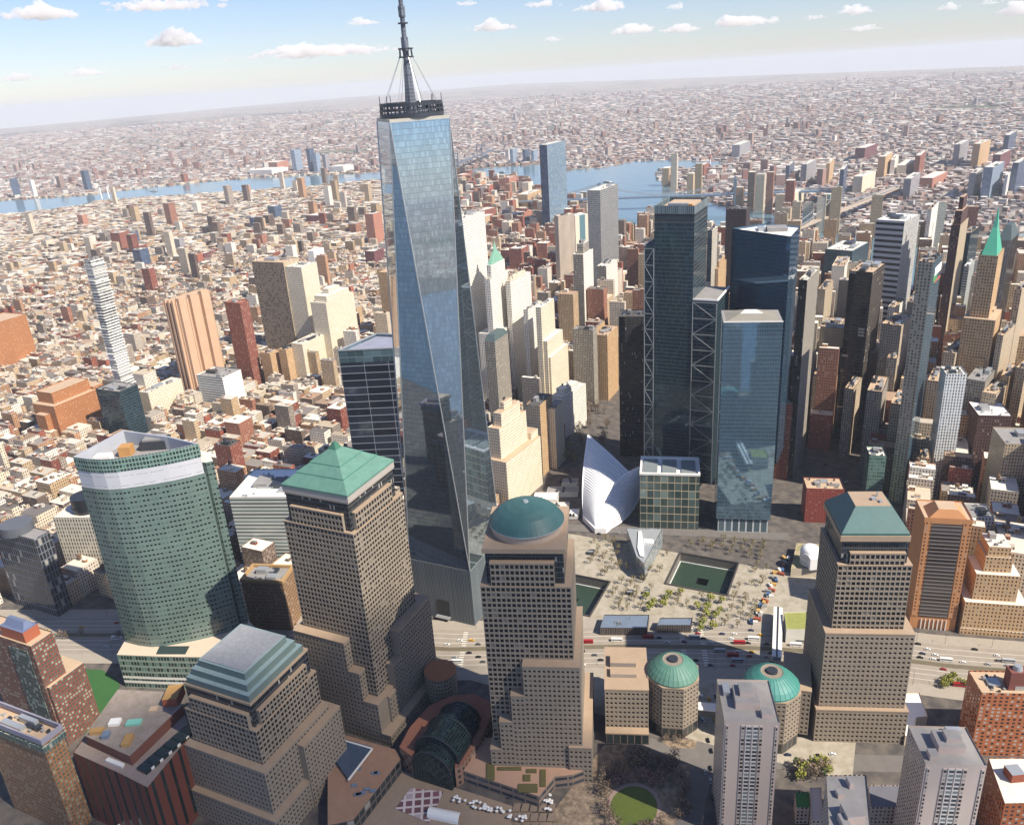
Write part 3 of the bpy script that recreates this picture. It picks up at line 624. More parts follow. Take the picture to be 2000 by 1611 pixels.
T('cream_loft_block', 'cream loft block beside the dark glass hotel', 'loft building', 270, 289, 354, 767, 55, 28, F_['cream'], 'pale', wallR=F_['cream'])
T('dark_glass_hotel', 'dark glass hotel with slanted grey roof edges', 'hotel', 186, 232, 268, 765, 80, 28, F_['glass_dark'], 'grey')
L = T('orange_stepped_block', 'orange brick stepped office block glowing in the sun', 'office building', 70, 100, 172, 768, 78, 28, F_['brick_orange'], 'tan', plant=0)
m = MB(F_['brick_orange'], ROOF['tan']); m.box(-8, L.a+8, -9, L.b+4, 0, 62, 0, 1); m.box(L.a, L.a+18, -6, L.b, 0, 66, 0, 1); m.box(-16, 6, 4, 24, 0, 50, 0, 1); m.build('lower_wing', L.o)
T('orange_brick_slab', 'orange brown brick slab cut off by the left edge', 'office building', -60, -40, 50, 640, 95, 28, F_['brick_orange'], 'tan', plant=0)
L = T('dark_gridded_tower', 'dark tower with a pale grid of mullions and round plant room', 'office tower', -60, 66, 96, 1053, 85, 28, F_['dark_grid'], 'grey', plant=0)
m = MB(plain('slate_drum', C('5d6068'), .6)); m.cyl(L.a*.5, L.b*.55, 14, 14, 83, 92, 28); m.build('plant_drum', L.o)
L = T('white_gridded_tower', 'white concrete tower with deep narrow windows and black drum on the roof', 'office tower', 102, 190, -40, 1010, 72, 9.5, F_['white_grid'], 'pale', plant=0)
m = MB(plain('black_drum', C('23252b'), .4)); m.cyl(18, L.b*.45, 13, 13, 70, 87, 28); m.cyl(18, L.b*.45, 14, 14, 76, 77, 28); m.build('plant_drum', L.o)
T('striped_office_block', 'long office block with white and green horizontal stripes', 'office building', 437, 566, -60, 970, 95, 9.5, F_['stripe'], 'white', plant=4)
T('brick_office_slab', 'dark brown brick slab behind the striped office block', 'office building', 417, 449, 470, 872, 55, 28, F_['brick_red'], 'dark', plant=2)
L = T('ornate_tan_block', 'tan masonry block with arched cornice and rooftop plant', 'office building', 471, 551, 572, 1136, 52, 12, S('umber_punched', '94765a', '2e2824', bay=2.8, fl=3.5, w=.42, h=.5), 'grey', plant=5)
m = MB(plain('tan_cornice', C('b08f63'))); m.parapet(-1, L.a+1, -1, L.b+1, 50.5, 3, 2.2); m.build('cornice', L.o)
# ---- seventh tower: parallelogram of steel-blue glass
q = [at(x, y, 190) for x, y in ((660, 685), (766, 680), (800, 655), (735, 652))]
o7 = bpy.data.objects.new('steel_blue_office_tower', None); COL.objects.link(o7); o7.location = (*q[0], 0); HERO.append(q)
tag(o7, 'slate blue glass office tower standing left of the tallest skyscraper', 'office tower'); q = [tuple(p-q[0]) for p in q]
STB = S('seven_glass', '8c93a0', '1d2430', bay=26, fl=8.2, w=.985, h=.92, blind=0, gr=.07, gm=.35, jit=.01, bump=.1)
m = MB(STB, ROOF['grey']); m.prism(q, 0, 176, 0, 1, cap=False); m.build('curtain_wall', o7)
m = MB(S('seven_crown', '5f7480', '43575f', bay=9, fl=7, w=.97, h=.9, blind=0, gr=.1, gm=.4), ROOF['grey']); m.prism(q, 176, 190, 0, 1, cap=False); m.build('crown', o7)
m = MB(plain('lavender_roof', C('8f92a3'), .7, var=.3), PALEMETAL); m.ngon([(*p, 187) for p in q]); m.build('roof', o7)
m = MB(PALEMETAL)
for k in range(4): m.beam((*q[k], 190.3), (*q[(k+1) % 4], 190.3), .6)
m.build('roof_rim', o7)
# ---- cluster around the old courthouse square
T('pale_limestone_tower', 'sunlit limestone tower peeking out behind the tallest skyscraper', 'apartment tower', -40, 899, 946, 428, 275, 28, F_['stone_white'], 'pale')
T('tan_brick_slab', 'thin tan brick slab showing beside the tallest skyscraper', 'office tower', -20, 756, 775, 532, 135, 28, F_['punched_tan'], 'tan', plant=0)
L = T('gothic_tower', 'cream gothic tower with a green copper spire and setbacks', 'skyscraper', 946, 957, 992, 545, 195, 28, F_['stone_white'], 'pale', tiers=((.12, .12, .12, .12, 212),), plant=0)
m = MB(plain('mint_copper', C('7fae98'), .6), F_['cream']); m.prism([(L.a*.16, L.b*.16), (L.a*.84, L.b*.16), (L.a*.84, L.b*.84), (L.a*.16, L.b*.84)], 212, 226, 0, 0, top=[(L.a*.36, L.b*.36), (L.a*.64, L.b*.36), (L.a*.64, L.b*.64), (L.a*.36, L.b*.64)])
m.prism([(L.a*.4, L.b*.4), (L.a*.6, L.b*.4), (L.a*.6, L.b*.6), (L.a*.4, L.b*.6)], 226, 241, 0, 0, top=[(L.a*.5, L.b*.5)]*4); m.build('copper_spire', L.o)
m = MB(F_['stone_white'], ROOF['pale']); m.box(-3, L.a+24, -6, L.b+14, 0, 118, 0, 1); m.box(L.a, L.a+26, -8, 6, 0, 150, 0, 1); m.build('lower_wing', L.o)
L = T('cream_gabled_tower', 'cream tower with pointed dormers along its crown', 'skyscraper', 987, 996, 1036, 550, 185, 28, F_['stone_white'], 'pale', plant=0)
m = MB(F_['cream'])
for i in range(3):
    for j in (0, 1): x = L.a*(.05+.32*i); y = 0 if j == 0 else L.b-4; m.prism([(x, y), (x+5, y), (x+5, y+4), (x, y+4)], 184, 194, top=[(x+2.5, y+2)]*4)
m.box(L.a*.2, L.a*.8, L.b*.25, L.b*.75, 183, 190); m.build('dormer', L.o)
T('white_gridded_slab', 'white slab with a dense grid of small windows next to the gabled tower', 'office tower', 1022, 1031, 1058, 605, 150, 28, F_['stone_white'], 'pale')
L = T('stepped_cream_tower', 'cream tower stepping down to the right with brown west wall', 'office tower', 1046, 1056, 1082, 600, 165, 28, F_['cream'], 'white', plant=1)
m = MB(F_['cream'], ROOF['pale']); m.box(2, L.a+12, -6, L.b, 0, 118, 0, 1); m.box(4, L.a+22, -9, L.b, 0, 95, 0, 1); m.build('lower_wing', L.o)
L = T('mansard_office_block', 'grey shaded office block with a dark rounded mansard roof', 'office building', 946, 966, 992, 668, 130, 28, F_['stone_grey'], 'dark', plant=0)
m = MB(plain('mansard_slate', C('4f5f60'), .6)); bs = [(0, 0), (L.a, 0), (L.a, L.b), (0, L.b)]; m.prism(bs, 130, 138, top=[(L.a*.15, L.b*.15), (L.a*.85, L.b*.15), (L.a*.85, L.b*.85), (L.a*.15, L.b*.85)]); m.build('mansard_roof', L.o)
L = T('art_deco_block', 'cream art deco telephone building with stepped sunlit walls', 'office building', 953, 975, 1027, 838, 98, 28, F_['cream'], 'tan', tiers=((.15, .15, .15, .15, 112), (.2, .2, .2, .2, 120)), plant=0)
m = MB(F_['cream'], ROOF['tan']); m.box(-5, L.a+14, -9, L.b+4, 0, 62, 0, 1); m.box(L.a, L.a+16, -5, L.b, 0, 70, 0, 1); m.build('lower_wing', L.o)
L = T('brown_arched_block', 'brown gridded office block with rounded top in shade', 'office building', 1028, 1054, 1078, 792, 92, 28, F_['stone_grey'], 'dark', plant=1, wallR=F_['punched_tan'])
T('green_capped_block', 'narrow cream block with a pale green copper cap', 'office building', 1066, 1083, 1100, 798, 80, 28, F_['cream'], 'grey', plant=1)
T('cream_courthouse', 'cream stone block lit by the sun near bare trees', 'office building', 1078, 1098, 1144, 775, 60, 28, F_['stone_white'], 'pale', tiers=((.1, .3, .1, .2, 68),), plant=1)
# ---- towers around the bridge approach
T('rippled_steel_tower', 'tall rippled silver apartment tower', 'apartment tower', 1147, 1172, 1207, 372, 262, 28, F_['wavy'], 'pale', plant=1)
T('pinstriped_telephone_tower', 'tan pinstriped slab tower with blank ribbed walls', 'tower', 1082, 1090, 1122, 422, 165, 60, F_['pinstripe'], 'pale', plant=1)
T('framed_glass_tower', 'pale framed tower with a strip of blue glass beside the pinstriped slab', 'office tower', -30, 1123, 1152, 422, 150, 60, S('framed', 'd9cdb9', '4d6a72', bay=40, fl=200, w=.4, h=.9, blind=0), 'pale', plant=0)
T('slender_grey_tower', 'slender grey stone tower with a sunlit white side', 'office tower', 1119, 1139, 1158, 497, 190, 28, F_['stone_grey'], 'pale', wallR=F_['stone_white'], tiers=((.2, .2, .2, .2, 204),))  # right-hand face in whiter stone puts its sunlight into the colour
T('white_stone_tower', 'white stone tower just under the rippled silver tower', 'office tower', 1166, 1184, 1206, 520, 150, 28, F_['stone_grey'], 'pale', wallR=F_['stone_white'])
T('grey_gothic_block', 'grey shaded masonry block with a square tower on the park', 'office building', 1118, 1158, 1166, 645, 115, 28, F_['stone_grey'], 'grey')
T('orange_stone_block', 'orange lit masonry block beside the grey gothic block', 'office building', 1160, 1164, 1181, 640, 108, 28, F_['punched_tan'], 'grey')
T('brown_stone_block', 'brown block between the orange block and the black hotel slab', 'office building', -25, 1186, 1207, 655, 100, 28, F_['punched_tan'], 'tan')
T('brick_police_block', 'wide red-brown brick block with a dark band', 'office building', 1060, 1080, 1122, 590, 52, 40, plain('red_panel', C('a5644c')), 'white', plant=2)
T('dark_blue_waterfront_tower', 'dark blue glass tower alone by the river', 'apartment tower', 1053, 1068, 1104, 283, 256, 20, S('navy_glass', '31476a', '2d3f5c', bay=6, fl=4, w=.9, h=.9, blind=.0, gr=.08, gm=.4, jit=.01), 'pale', plant=0, wallR=S('sky_glass', '8396a4', '6c8498', bay=4, fl=4, w=.9, h=.85, blind=.15, gr=.08, gm=.4, jit=.01))
# ---- black hotel slab, braced tower, split-level glass tower
T('black_hotel_slab', 'black glass hotel slab facing the winged white station', 'hotel', 1208, 1266, -30, 618, rise(1262, 892, 618), 13.5, F_['black'], 'dark')
L3 = Lot('braced_glass_tower', 'dark green glass tower with white cross-bracing at its edges', 'skyscraper', 1278, 1357, 1383, 402, rise(1368, 975, 402), 13.5); Z3 = L3.z; W3, D3 = L3.b, L3.a
m = MB(F_['glass_dark'], ROOF['tan']); m.box(0, D3, 0, W3, 20, Z3-16, 0, 1); m.build('curtain_wall', L3.o)
m = MB(S('crown_louvre', '23303a', '18222a', bay=50, fl=5, w=1, h=.7, blind=0, gr=.3), ROOF['tan']); m.box(.2, D3-.2, .2, W3-.2, Z3-16, Z3-8, 0, 1); m.build('louvre_band', L3.o)
m = MB(S('crown_screen', '8b989c', '55646a', bay=2, fl=8, w=.8, h=.95, blind=0, gr=.2, gm=.3)); pb = [(0, 0), (D3, 0), (D3, W3), (0, W3)]; m.prism(pb, Z3-8, Z3, cap=False); m.build('crown_screen', L3.o)
m = MB(ROOF['tan'], PALEMETAL, plain('orange_hoist', C('c9873a'))); m.box(4, D3-4, 6, W3-6, Z3-8, Z3-2, 0); m.box(6, 12, W3*.2, W3*.7, Z3-2, Z3+1, 1); m.box(2, 5, 3, 7, Z3-8, Z3+1, 2); m.build('roof_plant', L3.o)
sl = reach(L3.N, L3.dl, Z3*.873, 1258); sr = -reach(L3.w(0, 0), -L3.dl, Z3*.716, 1401); rw = abs(sr)
m = MB(F_['glass_dark'], ROOF['dark']); m.box(1, D3+16, W3, max(W3+8, sl), 20, Z3*.873, 0, 1); m.build('north_wing', L3.o)
m = MB(F_['glass_dark'], ROOF['grey']); m.box(1, D3+2, -rw, 0, 20, Z3*.707, 0, 1); m.build('south_wing', L3.o)
m = MB(PALEMETAL); we = max(W3+8, sl)
def brace(b0, b1, z0, z1, st=17.0):
    n = max(1, round((z1-z0)/st)); h = (z1-z0)/n
    for b in (b0, b1): m.beam((-.2, b, z0), (-.2, b, z1), .38)
    for k in range(n):
        a, c = (b0, b1) if k % 2 else (b1, b0); m.beam((-.2, a, z0+k*h), (-.2, c, z0+(k+1)*h), .28); m.beam((-.2, b0, z0+(k+1)*h), (-.2, b1, z0+(k+1)*h), .28)
brace(W3+.3, we-.3, 22, Z3*.866); brace(-rw+.3, -.3, 22, Z3*.7)
m.build('bracing', L3.o)
m = MB(WHITE); m.beam((1, -rw, Z3*.707+.5), (D3+2, -rw, Z3*.707+.5), .8); m.beam((1, -rw, Z3*.707+.5), (1, 0, Z3*.707+.5), .8); m.beam((1, we, Z3*.873+.4), (D3+16, we, Z3*.873+.4), .5); m.build('roof_rim', L3.o)
L = Lot('glass_retail_podium', 'boxy glass podium with a white roof under the braced tower', 'building', 1250, 1367, -40, 930, rise(1367, 1035, 930), 13.5); ZP = L.z
m = MB(S('podium_glass', 'b2a68c', '3c4a48', bay=7, fl=9, w=.93, h=.9, blind=.1, gr=.08, pane=C('7a8d88'), gm=.2), ROOF['white']); m.box(0, L.a, 0, L.b, 0, ZP, 0, 1); m.build('wall', L.o)
m = MB(WHITE); m.parapet(-.4, L.a+.4, -.4, L.b+.4, ZP, 2.2, 2); m.build('cornice', L.o)
for i in range(3):
    m = MB(plain('skylight_frame', C('8d9698'), .3, .2)); m.box(5+i*.01, L.a-6, 4+i*L.b*.32, 4+i*L.b*.32+L.b*.24, ZP+.1, ZP+1.4+.3*i); m.build('skylight', L.o)
L4 = Lot('split_level_glass_tower', 'smooth pale blue glass tower in two heights with sharp corners', 'skyscraper', 1413, 1530, -42, 629, rise(1520, 1043, 629), 13.5); Z4 = L4.z; ZU = Z4+63
W4 = L4.b; m = MB(F_['glass_blue'], ROOF['grey']); m.box(0, 42, 0, W4, 16, Z4, 0, 1); m.build('lower_tower', L4.o)
tp = [L4.l(x, y, ZU) for x, y in ((1430, 446), (1545, 462), (1563, 442), (1500, 436))]
m = MB(S('trap_glass', '5f7f96', '48637c', bay=1.5, fl=4.1, w=.93, h=.93, blind=0, gr=.05, gm=.75, gvar=1.2, jit=.001, bump=0, wm=.5), ROOF['white'])
pq = [tp[0], tp[1], tp[2], tp[3]]
ar = sum(pq[i][0]*pq[(i+1) % 4][1]-pq[(i+1) % 4][0]*pq[i][1] for i in range(4)); pq = pq if ar > 0 else pq[::-1]
m.prism(pq, 40, ZU, 0, 1, cap=False); m.ngon([(*p, ZU-2) for p in pq], 1); m.build('upper_tower', L4.o)
m = MB(ROOF['grey'], PALEMETAL); c = np.mean(pq, axis=0); m.box(c[0]-10, c[0]+8, c[1]-14, c[1]+6, ZU-2, ZU+2, 0); m.box(c[0]-4, c[0]+12, c[1]+7, c[1]+14, ZU-2, ZU+1, 1); m.build('roof_plant', L4.o)
m = MB(plain('tan_ridge', C('8f8a7e'), .6), WHITE); m.prism([(1, 1), (40, 1), (40, W4-1), (1, W4-1)], Z4-.5, Z4+4, top=[(16, W4*.3), (30, W4*.4), (30, W4*.6), (16, W4*.7)]); m.beam((0, 0, Z4+.4), (0, W4, Z4+.4), .5, 1); m.build('roof_ridge', L4.o)
m = MB(S('lobby', 'c9cfd2', '4a5a60', bay=7, fl=17, w=.8, h=.94, blind=.2, gr=.08, pane=C('8fa0a4')), ROOF['pale']); m.box(1.5, 40, 2, W4-2, 0, 16, 0, 1); m.build('lobby_glazing', L4.o)
T('dark_brown_tower', 'dark brown metal tower behind the split-level glass tower', 'office tower', 1418, 1458, -35, 409, 240, 28, S('brown_metal', '3a2f33', '262026', bay=1.8, fl=3.9, w=.5, h=.8, blind=.02, gr=.2), 'dark')
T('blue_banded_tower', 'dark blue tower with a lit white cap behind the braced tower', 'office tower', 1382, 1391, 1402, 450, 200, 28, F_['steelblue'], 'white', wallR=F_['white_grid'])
# ---- financial district
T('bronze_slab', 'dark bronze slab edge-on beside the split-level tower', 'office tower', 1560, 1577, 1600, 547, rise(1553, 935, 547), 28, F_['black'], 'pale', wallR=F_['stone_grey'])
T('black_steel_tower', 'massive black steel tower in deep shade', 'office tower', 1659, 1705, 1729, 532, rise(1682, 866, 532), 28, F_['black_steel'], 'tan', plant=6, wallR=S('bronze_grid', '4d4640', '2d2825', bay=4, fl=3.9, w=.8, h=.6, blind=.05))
T('aluminium_bank_tower', 'silver banded bank tower with a blank grey top', 'skyscraper', 1712, 1767, 1797, 432, 235, 30, F_['steelbands'], 'white', wallR=S('silver_face', 'a9a9a6', '8d8f90', bay=3, fl=3.9, w=.5, h=.6, blind=0))
L = T('curved_riverfront_block', 'dark banded riverfront block with a curved pale roof line', 'office building', 1612, 1665, 1698, 490, 130, 40, F_['steelblue'], 'pale', plant=3)
L = T('slender_concrete_tower', 'slender pale tower with one blue glass edge and unfinished top', 'apartment tower', 1794, 1823, 1842, 512, rise(1785, 985, 512), 12, S('slim_stone', 'b3a893', '4a463f', bay=3.2, fl=3.3, w=.5, h=.6, blind=.2), 'tan', plant=4, wallR=F_['glass_blue'])
m = MB(WHITE, plain('site_green', C('4f8f5c')), plain('site_red', C('b4584a'))); m.box(L.a*.3, L.a, -.3, 2, L.z-17, L.z-9, 0); m.box(L.a*.2, L.a*.6, -.35, 2, L.z-23, L.z-17, 1); m.box(L.a*.4, L.a, -.4, 2, L.z-25, L.z-23, 2); m.build('site_hoarding', L.o)
L = T('brown_spired_tower', 'tall brown stone tower narrowing to a lantern top', 'skyscraper', 1858, 1876, 1892, 440, 235, 30, F_['redbrown'], 'tan', tiers=((.12, .12, .12, .12, 252), (.15, .15, .15, .15, 268), (.2, .2, .2, .2, 280)), plant=0, wallR=F_['stone'])
L = T('green_pyramid_tower', 'tan tower topped by a steep bright green copper pyramid', 'skyscraper', 1912, 1950, 1962, 500, 235, 30, F_['punched_tan'], 'tan', plant=0)
m = MB(plain('bright_copper', C('4fa98d'), .6)); A, B = L.a, L.b; m.prism([(A*.08, B*.1), (A*.92, B*.1), (A*.92, B*.9), (A*.08, B*.9)], 234, 262, top=[(A*.38, B*.38), (A*.62, B*.38), (A*.62, B*.62), (A*.38, B*.62)]); m.prism([(A*.38, B*.38), (A*.62, B*.38), (A*.62, B*.62), (A*.38, B*.62)], 262, 284, top=[(A*.5, B*.5)]*4); m.build('pyramid_roof', L.o)
m = MB(F_['punched_tan'], ROOF['tan']); m.box(-6, A+8, -8, B+5, 0, 165, 0, 1); m.build('lower_wing', L.o)
L = T('blunt_pyramid_tower', 'dark tower with a faceted grey roof behind the green pyramid', 'skyscraper', 1948, 1975, 1990, 470, 215, 30, F_['stone_grey'], 'dark', plant=0, wallR=F_['black'])
m = MB(plain('slate_roof', C('4d5a5c'), .5)); m.prism([(0, 0), (L.a, 0), (L.a, L.b), (0, L.b)], 215, 232, top=[(L.a*.3, L.b*.3), (L.a*.7, L.b*.3), (L.a*.7, L.b*.7), (L.a*.3, L.b*.7)]); m.build('hip_roof', L.o)
T('blue_white_slab', 'narrow white slab with blue window bands beside the brown spire', 'office tower', 1883, 1893, 1905, 520, 150, 30, F_['stripe'], 'white', plant=1)
T('white_slender_tower', 'slim white tower with continuous vertical ribs', 'apartment tower', 1848, 1890, -22, 730, rise(1863, 982, 730), 16, S('white_ribs', 'eeeeea', '4c5b66', bay=2.6, fl=3.3, w=.5, h=.7, blind=.15, pane=C('a3b0b5')), 'pale')
T('grey_gridded_tower', 'grey stone tower with even window grid left of the slender tower', 'office tower', 1722, 1761, 1786, 636, 150, 24, F_['stone_grey'], 'tan', wallR=F_['stone'])
T('pyramid_stone_tower', 'stone tower with a stepped grey pyramid roof', 'office tower', 1905, 1940, 1958, 640, 150, 30, F_['stone'], 'tan', tiers=((.05, .05, .05, .05, 160), (.15, .15, .15, .15, 168), (.18, .18, .18, .18, 176)), plant=0)
T('grey_window_block', 'grey shaded block behind the slim white tower', 'office building', 1888, 1925, 1945, 745, 110, 16, F_['stone_grey'], 'grey')
T('red_brown_office_block', 'dark red-brown office block with a curved white roof cover', 'office building', 1912, 1978, -40, 812, 88, 16, F_['redbrown'], 'white', plant=2)
T('edge_stone_tower', 'beige gridded tower with green trim at the right edge', 'office tower', 1964, 2030, -40, 868, 95, 16, F_['stone'], 'grey', plant=1)
T('small_beige_block', 'small pale office block behind the orange framed tower', 'office building', 1898, 1943, -25, 1010, 60, 16, F_['stone_white'], 'grey')
ZO = rise(1866, 1232, 1015)
L = T('orange_framed_tower', 'orange masonry tower with a dark striped recess in its face', 'apartment tower', 1806, 1901, -30, 1015, ZO, 16, plain('orange_masonry', C('c48b5c')), 'tan', plant=0)
m = MB(S('striped_recess', '8b8078', '2b2a2c', bay=60, fl=3.4, w=1, h=.72, blind=0, bump=.3)); B = L.b; m.quad((-.3, B*.82, 12), (-.3, B*.2, 12), (-.3, B*.2, ZO-5), (-.3, B*.82, ZO-5), 0, [(0, 12), (B*.6, 12), (B*.6, ZO-5), (0, ZO-5)]); m.build('recessed_balcony', L.o)
m = MB(S('orange_punched', 'c48b5c', '4a3a33', bay=3.1, fl=3.4, w=.42, h=.5), ROOF['tan'])
for b0, b1 in ((B*.84, B*.98), (B*.02, B*.18)): m.quad((-.35, b1, 12), (-.35, b0, 12), (-.35, b0, ZO-3), (-.35, b1, ZO-3), 0, [(0, 12), (b1-b0, 12), (b1-b0, ZO-3), (0, ZO-3)])
m.build('corner_window', L.o)
m = MB(ROOF['tan'], plain('orange_masonry', C('c48b5c'))); m.prism([(1, B*.1), (L.a*.7, B*.1), (L.a*.7, B*.9), (1, B*.9)], ZO-1, ZO+6, 1, 0, top=[(4, B*.3), (L.a*.6, B*.3), (L.a*.6, B*.7), (4, B*.7)]); m.build('gable', L.o)
m = MB(WHITE)
for i in range(7): m.box(-.7, -.2, B*(.2+.09*i), B*(.2+.09*i)+.8, 0, 10)
m.build('entrance_column', L.o)
ZT = rise(1985, 1232, 1090)
L = T('tan_setback_block', 'tan masonry block rising in sunlit setbacks beside the highway', 'apartment building', 1926, 1980, -26, 1090, ZT, 16, F_['punched_tan'], 'pale', tiers=((.1, .1, .1, .1, ZT+8),), plant=1)
m = MB(F_['punched_tan'], ROOF['pale']); B = L.b; m.box(-4, 24, -6, B+6, 0, ZT*.8, 0, 1); m.box(-8, 24, -14, B+12, 0, ZT*.45, 0, 1); m.box(-8.5, 24, -14.5, B+12.5, 0, 6, 0, 1); m.build('lower_wing', L.o)
T('red_brick_hotel', 'red brick hotel with a cream central bay', 'hotel', 1576, 1650, -25, 955, rise(1644, 1022, 955), 13.5, S('hotel_brick', '8f4438', '3a2426', bay=3, fl=3.2, w=.3, h=.35), 'tan', plant=3)
T('teal_glass_block', 'small teal glass block between stone towers', 'office building', 1699, 1732, -22, 890, 62, 16, F_['glass_green'], 'pale')
for nm, lb, a in (('carved_stone_tower', 'grey stone tower with a ragged sunlit top north of the slender tower', (1694, 1724, 1736, 765, 105, 'stone_grey')), ('carved_stone_tower', 'tan stone tower with small cupola right behind the teal glass block', (1740, 1762, 1776, 790, 95, 'stone')), ('brown_stone_block', 'brown stone block squeezed left of the slim white tower', (1800, 1818, -20, 895, 60, 'punched_tan')),
    ('narrow_stone_tower', 'narrow grey tower on the bronze slab side street', (1600, 1622, 1636, 680, 100, 'stone_grey')), ('narrow_stone_tower', 'pale stone tower with domed slate roof near the black steel tower', (1602, 1640, 1652, 640, 125, 'stone_grey')), ('beige_stone_tower', 'beige gridded tower near the dark square', (1588, 1604, 1612, 735, 90, 'stone')),
    ('curved_white_tower', 'white rounded tower left of the black steel tower', (1625, 1650, 1660, 520, 140, 'stone_white')), ('copper_capped_tower', 'small tower with a mint copper cap behind the grey gridded tower', (1760, 1770, 1778, 740, 90, 'cream'))):
    T(nm, lb, 'office tower', a[0], a[1], a[2], a[3], a[4], 24, F_[a[5]], 'tan')

for nm, lb, a in (('narrow_stone_tower', 'grey gridded stone tower tucked behind the teal glass block', (1733, 1752, 1762, 700, 115, 'stone_grey')), ('stone_tower', 'brown-grey stone tower directly left of the slim white tower', (1812, 1838, 1850, 745, 105, 'stone')), ('stone_tower', 'stone tower with ledges under the brown spire, north of the slim white tower', (1842, 1866, 1894, 690, 125, 'stone')), ('stone_tower', 'tan stone tower under the stepped grey pyramid', (1895, 1922, 1950, 702, 120, 'punched_tan')), ('sunlit_stone_tower', 'narrow sunlit stone tower right of the grey stepped pyramid', (1948, 1960, 1986, 655, 150, 'stone')), ('dark_edge_tower', 'dark gridded tower rising at the right picture edge', (1982, 1996, 2020, 565, 190, 'stone_grey')),
    ('stone_tower', 'pale stone tower just right of the bronze slab', (1598, 1612, 1628, 565, 150, 'stone')), ('cream_slab', 'thin cream slab glowing beside the black steel tower', (1627, 1632, 1648, 695, 112, 'cream')), ('tan_sliver_tower', 'tan tower sliver between the braced and split-level towers', (1396, 1403, 1419, 525, 165, 'punched_tan')), ('stone_tower', 'grey stone tower beneath the silver bank tower', (1772, 1788, 1802, 590, 150, 'stone_grey')), ('stone_tower', 'light stone tower at the foot of the silver bank tower', (1735, 1752, 1770, 600, 130, 'stone_white')), ('white_slim_tower', 'very slim white tower beyond the silver bank tower near the water', (1812, 1820, 1834, 408, 170, 'stone_white')), ('stone_tower', 'weathered tan tower below the green copper pyramid', (1955, 1972, 1992, 735, 110, 'punched_tan')), ('dark_office_tower', 'dark glass tower against the river left of the green pyramid tower', (1880, 1896, 1914, 455, 190, 'glass_dark')),
    ('stone_tower', 'stout stone tower above the dark square', (1650, 1668, 1684, 760, 90, 'stone_grey')), ('stone_tower', 'pale stone block behind the red-brown office block', (1918, 1946, 1975, 770, 100, 'stone')), ('stone_tower', 'stone slab by the right edge in front of the dark edge tower', (1985, 2004, 2030, 720, 120, 'stone')), ('stone_tower', 'brown stone tower left of the grey gridded tower', (1690, 1708, 1724, 690, 110, 'redbrown'))):
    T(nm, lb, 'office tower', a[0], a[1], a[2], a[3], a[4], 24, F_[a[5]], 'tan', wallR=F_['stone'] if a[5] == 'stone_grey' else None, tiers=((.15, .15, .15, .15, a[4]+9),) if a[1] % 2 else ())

# ---------------------------------------------------------------- around the plaza
def plot(name, label, cat, o, group=None):
    e = bpy.data.objects.new(name, None); COL.objects.link(e); e.location = (float(o[0]), float(o[1]), 0); return tag(e, label, cat, group)
def ccw(q):
    a = sum(q[i][0]*q[(i+1) % len(q)][1]-q[(i+1) % len(q)][0]*q[i][1] for i in range(len(q))); return q if a > 0 else q[::-1]
def poly_thing(name, label, cat, pxs, z, wall, roof, part='wall', z0=0.0, roofpart=True):
    q = sight(pxs, z); e = plot(name, label, cat, q[0]); l = ccw([tuple(p-q[0]) for p in q]); m = MB(wall, roof)
    m.prism(l, z0, z, 0, 1, cap=not roofpart, bot=z0 > 0); m.build(part, e)
    if roofpart: m = MB(roof); m.ngon([(*p, z-.9 if z0 == 0 else z) for p in l]); m.build('roof', e)
    return e, l, q[0]
# winged white station
OC = plot('winged_station', 'white winged station hall with ribbed shells and a long slit between them', 'station', at(1185, 1000, 0)); o0 = np.array([*OC.location[:2], 0.0])
def P3(px, py, z): p = at(px, py, z); return np.array([p[0], p[1], z])-o0
SHELL = plain('white_shell', C('f4f3f2'), .5, var=.04); RIBD = plain('rib_white', C('d3d5d9'), .5)
def curve(pts, n):
    P = [P3(*p) for p in pts]; t = np.linspace(0, 2, n+1)     # smooth curve through three sighted points
    return [P[0]*(u-1)*(u-2)/2-P[1]*u*(u-2)+P[2]*u*(u-1)/2 for u in t]
def shell(part, outer, inner, bulge, n=30, k=12):
    A, B = curve(outer, n), curve(inner, n); m = MB(SHELL); r = MB(RIBD); G = []
    for i in range(n+1):
        up = np.array([-.5, -.35, .8]); G.append([A[i]*(1-v)+B[i]*v+up*bulge*math.sin(math.pi*v)*math.sin(math.pi*(.15+.75*i/n)) for v in np.linspace(0, 1, k+1)])
    for i in range(n):
        for j in range(k): m.quad(G[i][j], G[i+1][j], G[i+1][j+1], G[i][j+1])
    w = m.build(part, OC, smooth=True)
    for i in range(n+1):
        for j in range(k): r.beam(G[i][j]+np.array([-.3, -.2, .35]), G[i][j+1]+np.array([-.3, -.2, .35]), .38)
    r.build('rib', w)
    e = MB(SHELL)
    for c in (0, k):
        for i in range(n): e.beam(G[i][c], G[i+1][c], .8)
    e.build('edge_beam', w)
shell('north_wing', ((1141, 1010, 4), (1139, 935, 34), (1149, 850, 60)), ((1164, 1034, 4), (1176, 975, 22), (1227, 921, 36)), 4.0)
shell('south_wing', ((1186, 1034, 3), (1242, 985, 10), (1252, 911, 44)), ((1168, 1034, 4), (1181, 975, 22), (1231, 920, 37)), 6.0)
m = MB(plain('slit_glass', C('8f979e'), .3)); ca, cb = curve(((1166, 1034, 4), (1178.5, 975, 21.4), (1229, 920.5, 36)), 20), 0
for a, b in zip(ca, ca[1:]): m.beam(a, b, .9)
m.build('ridge_skylight', OC)
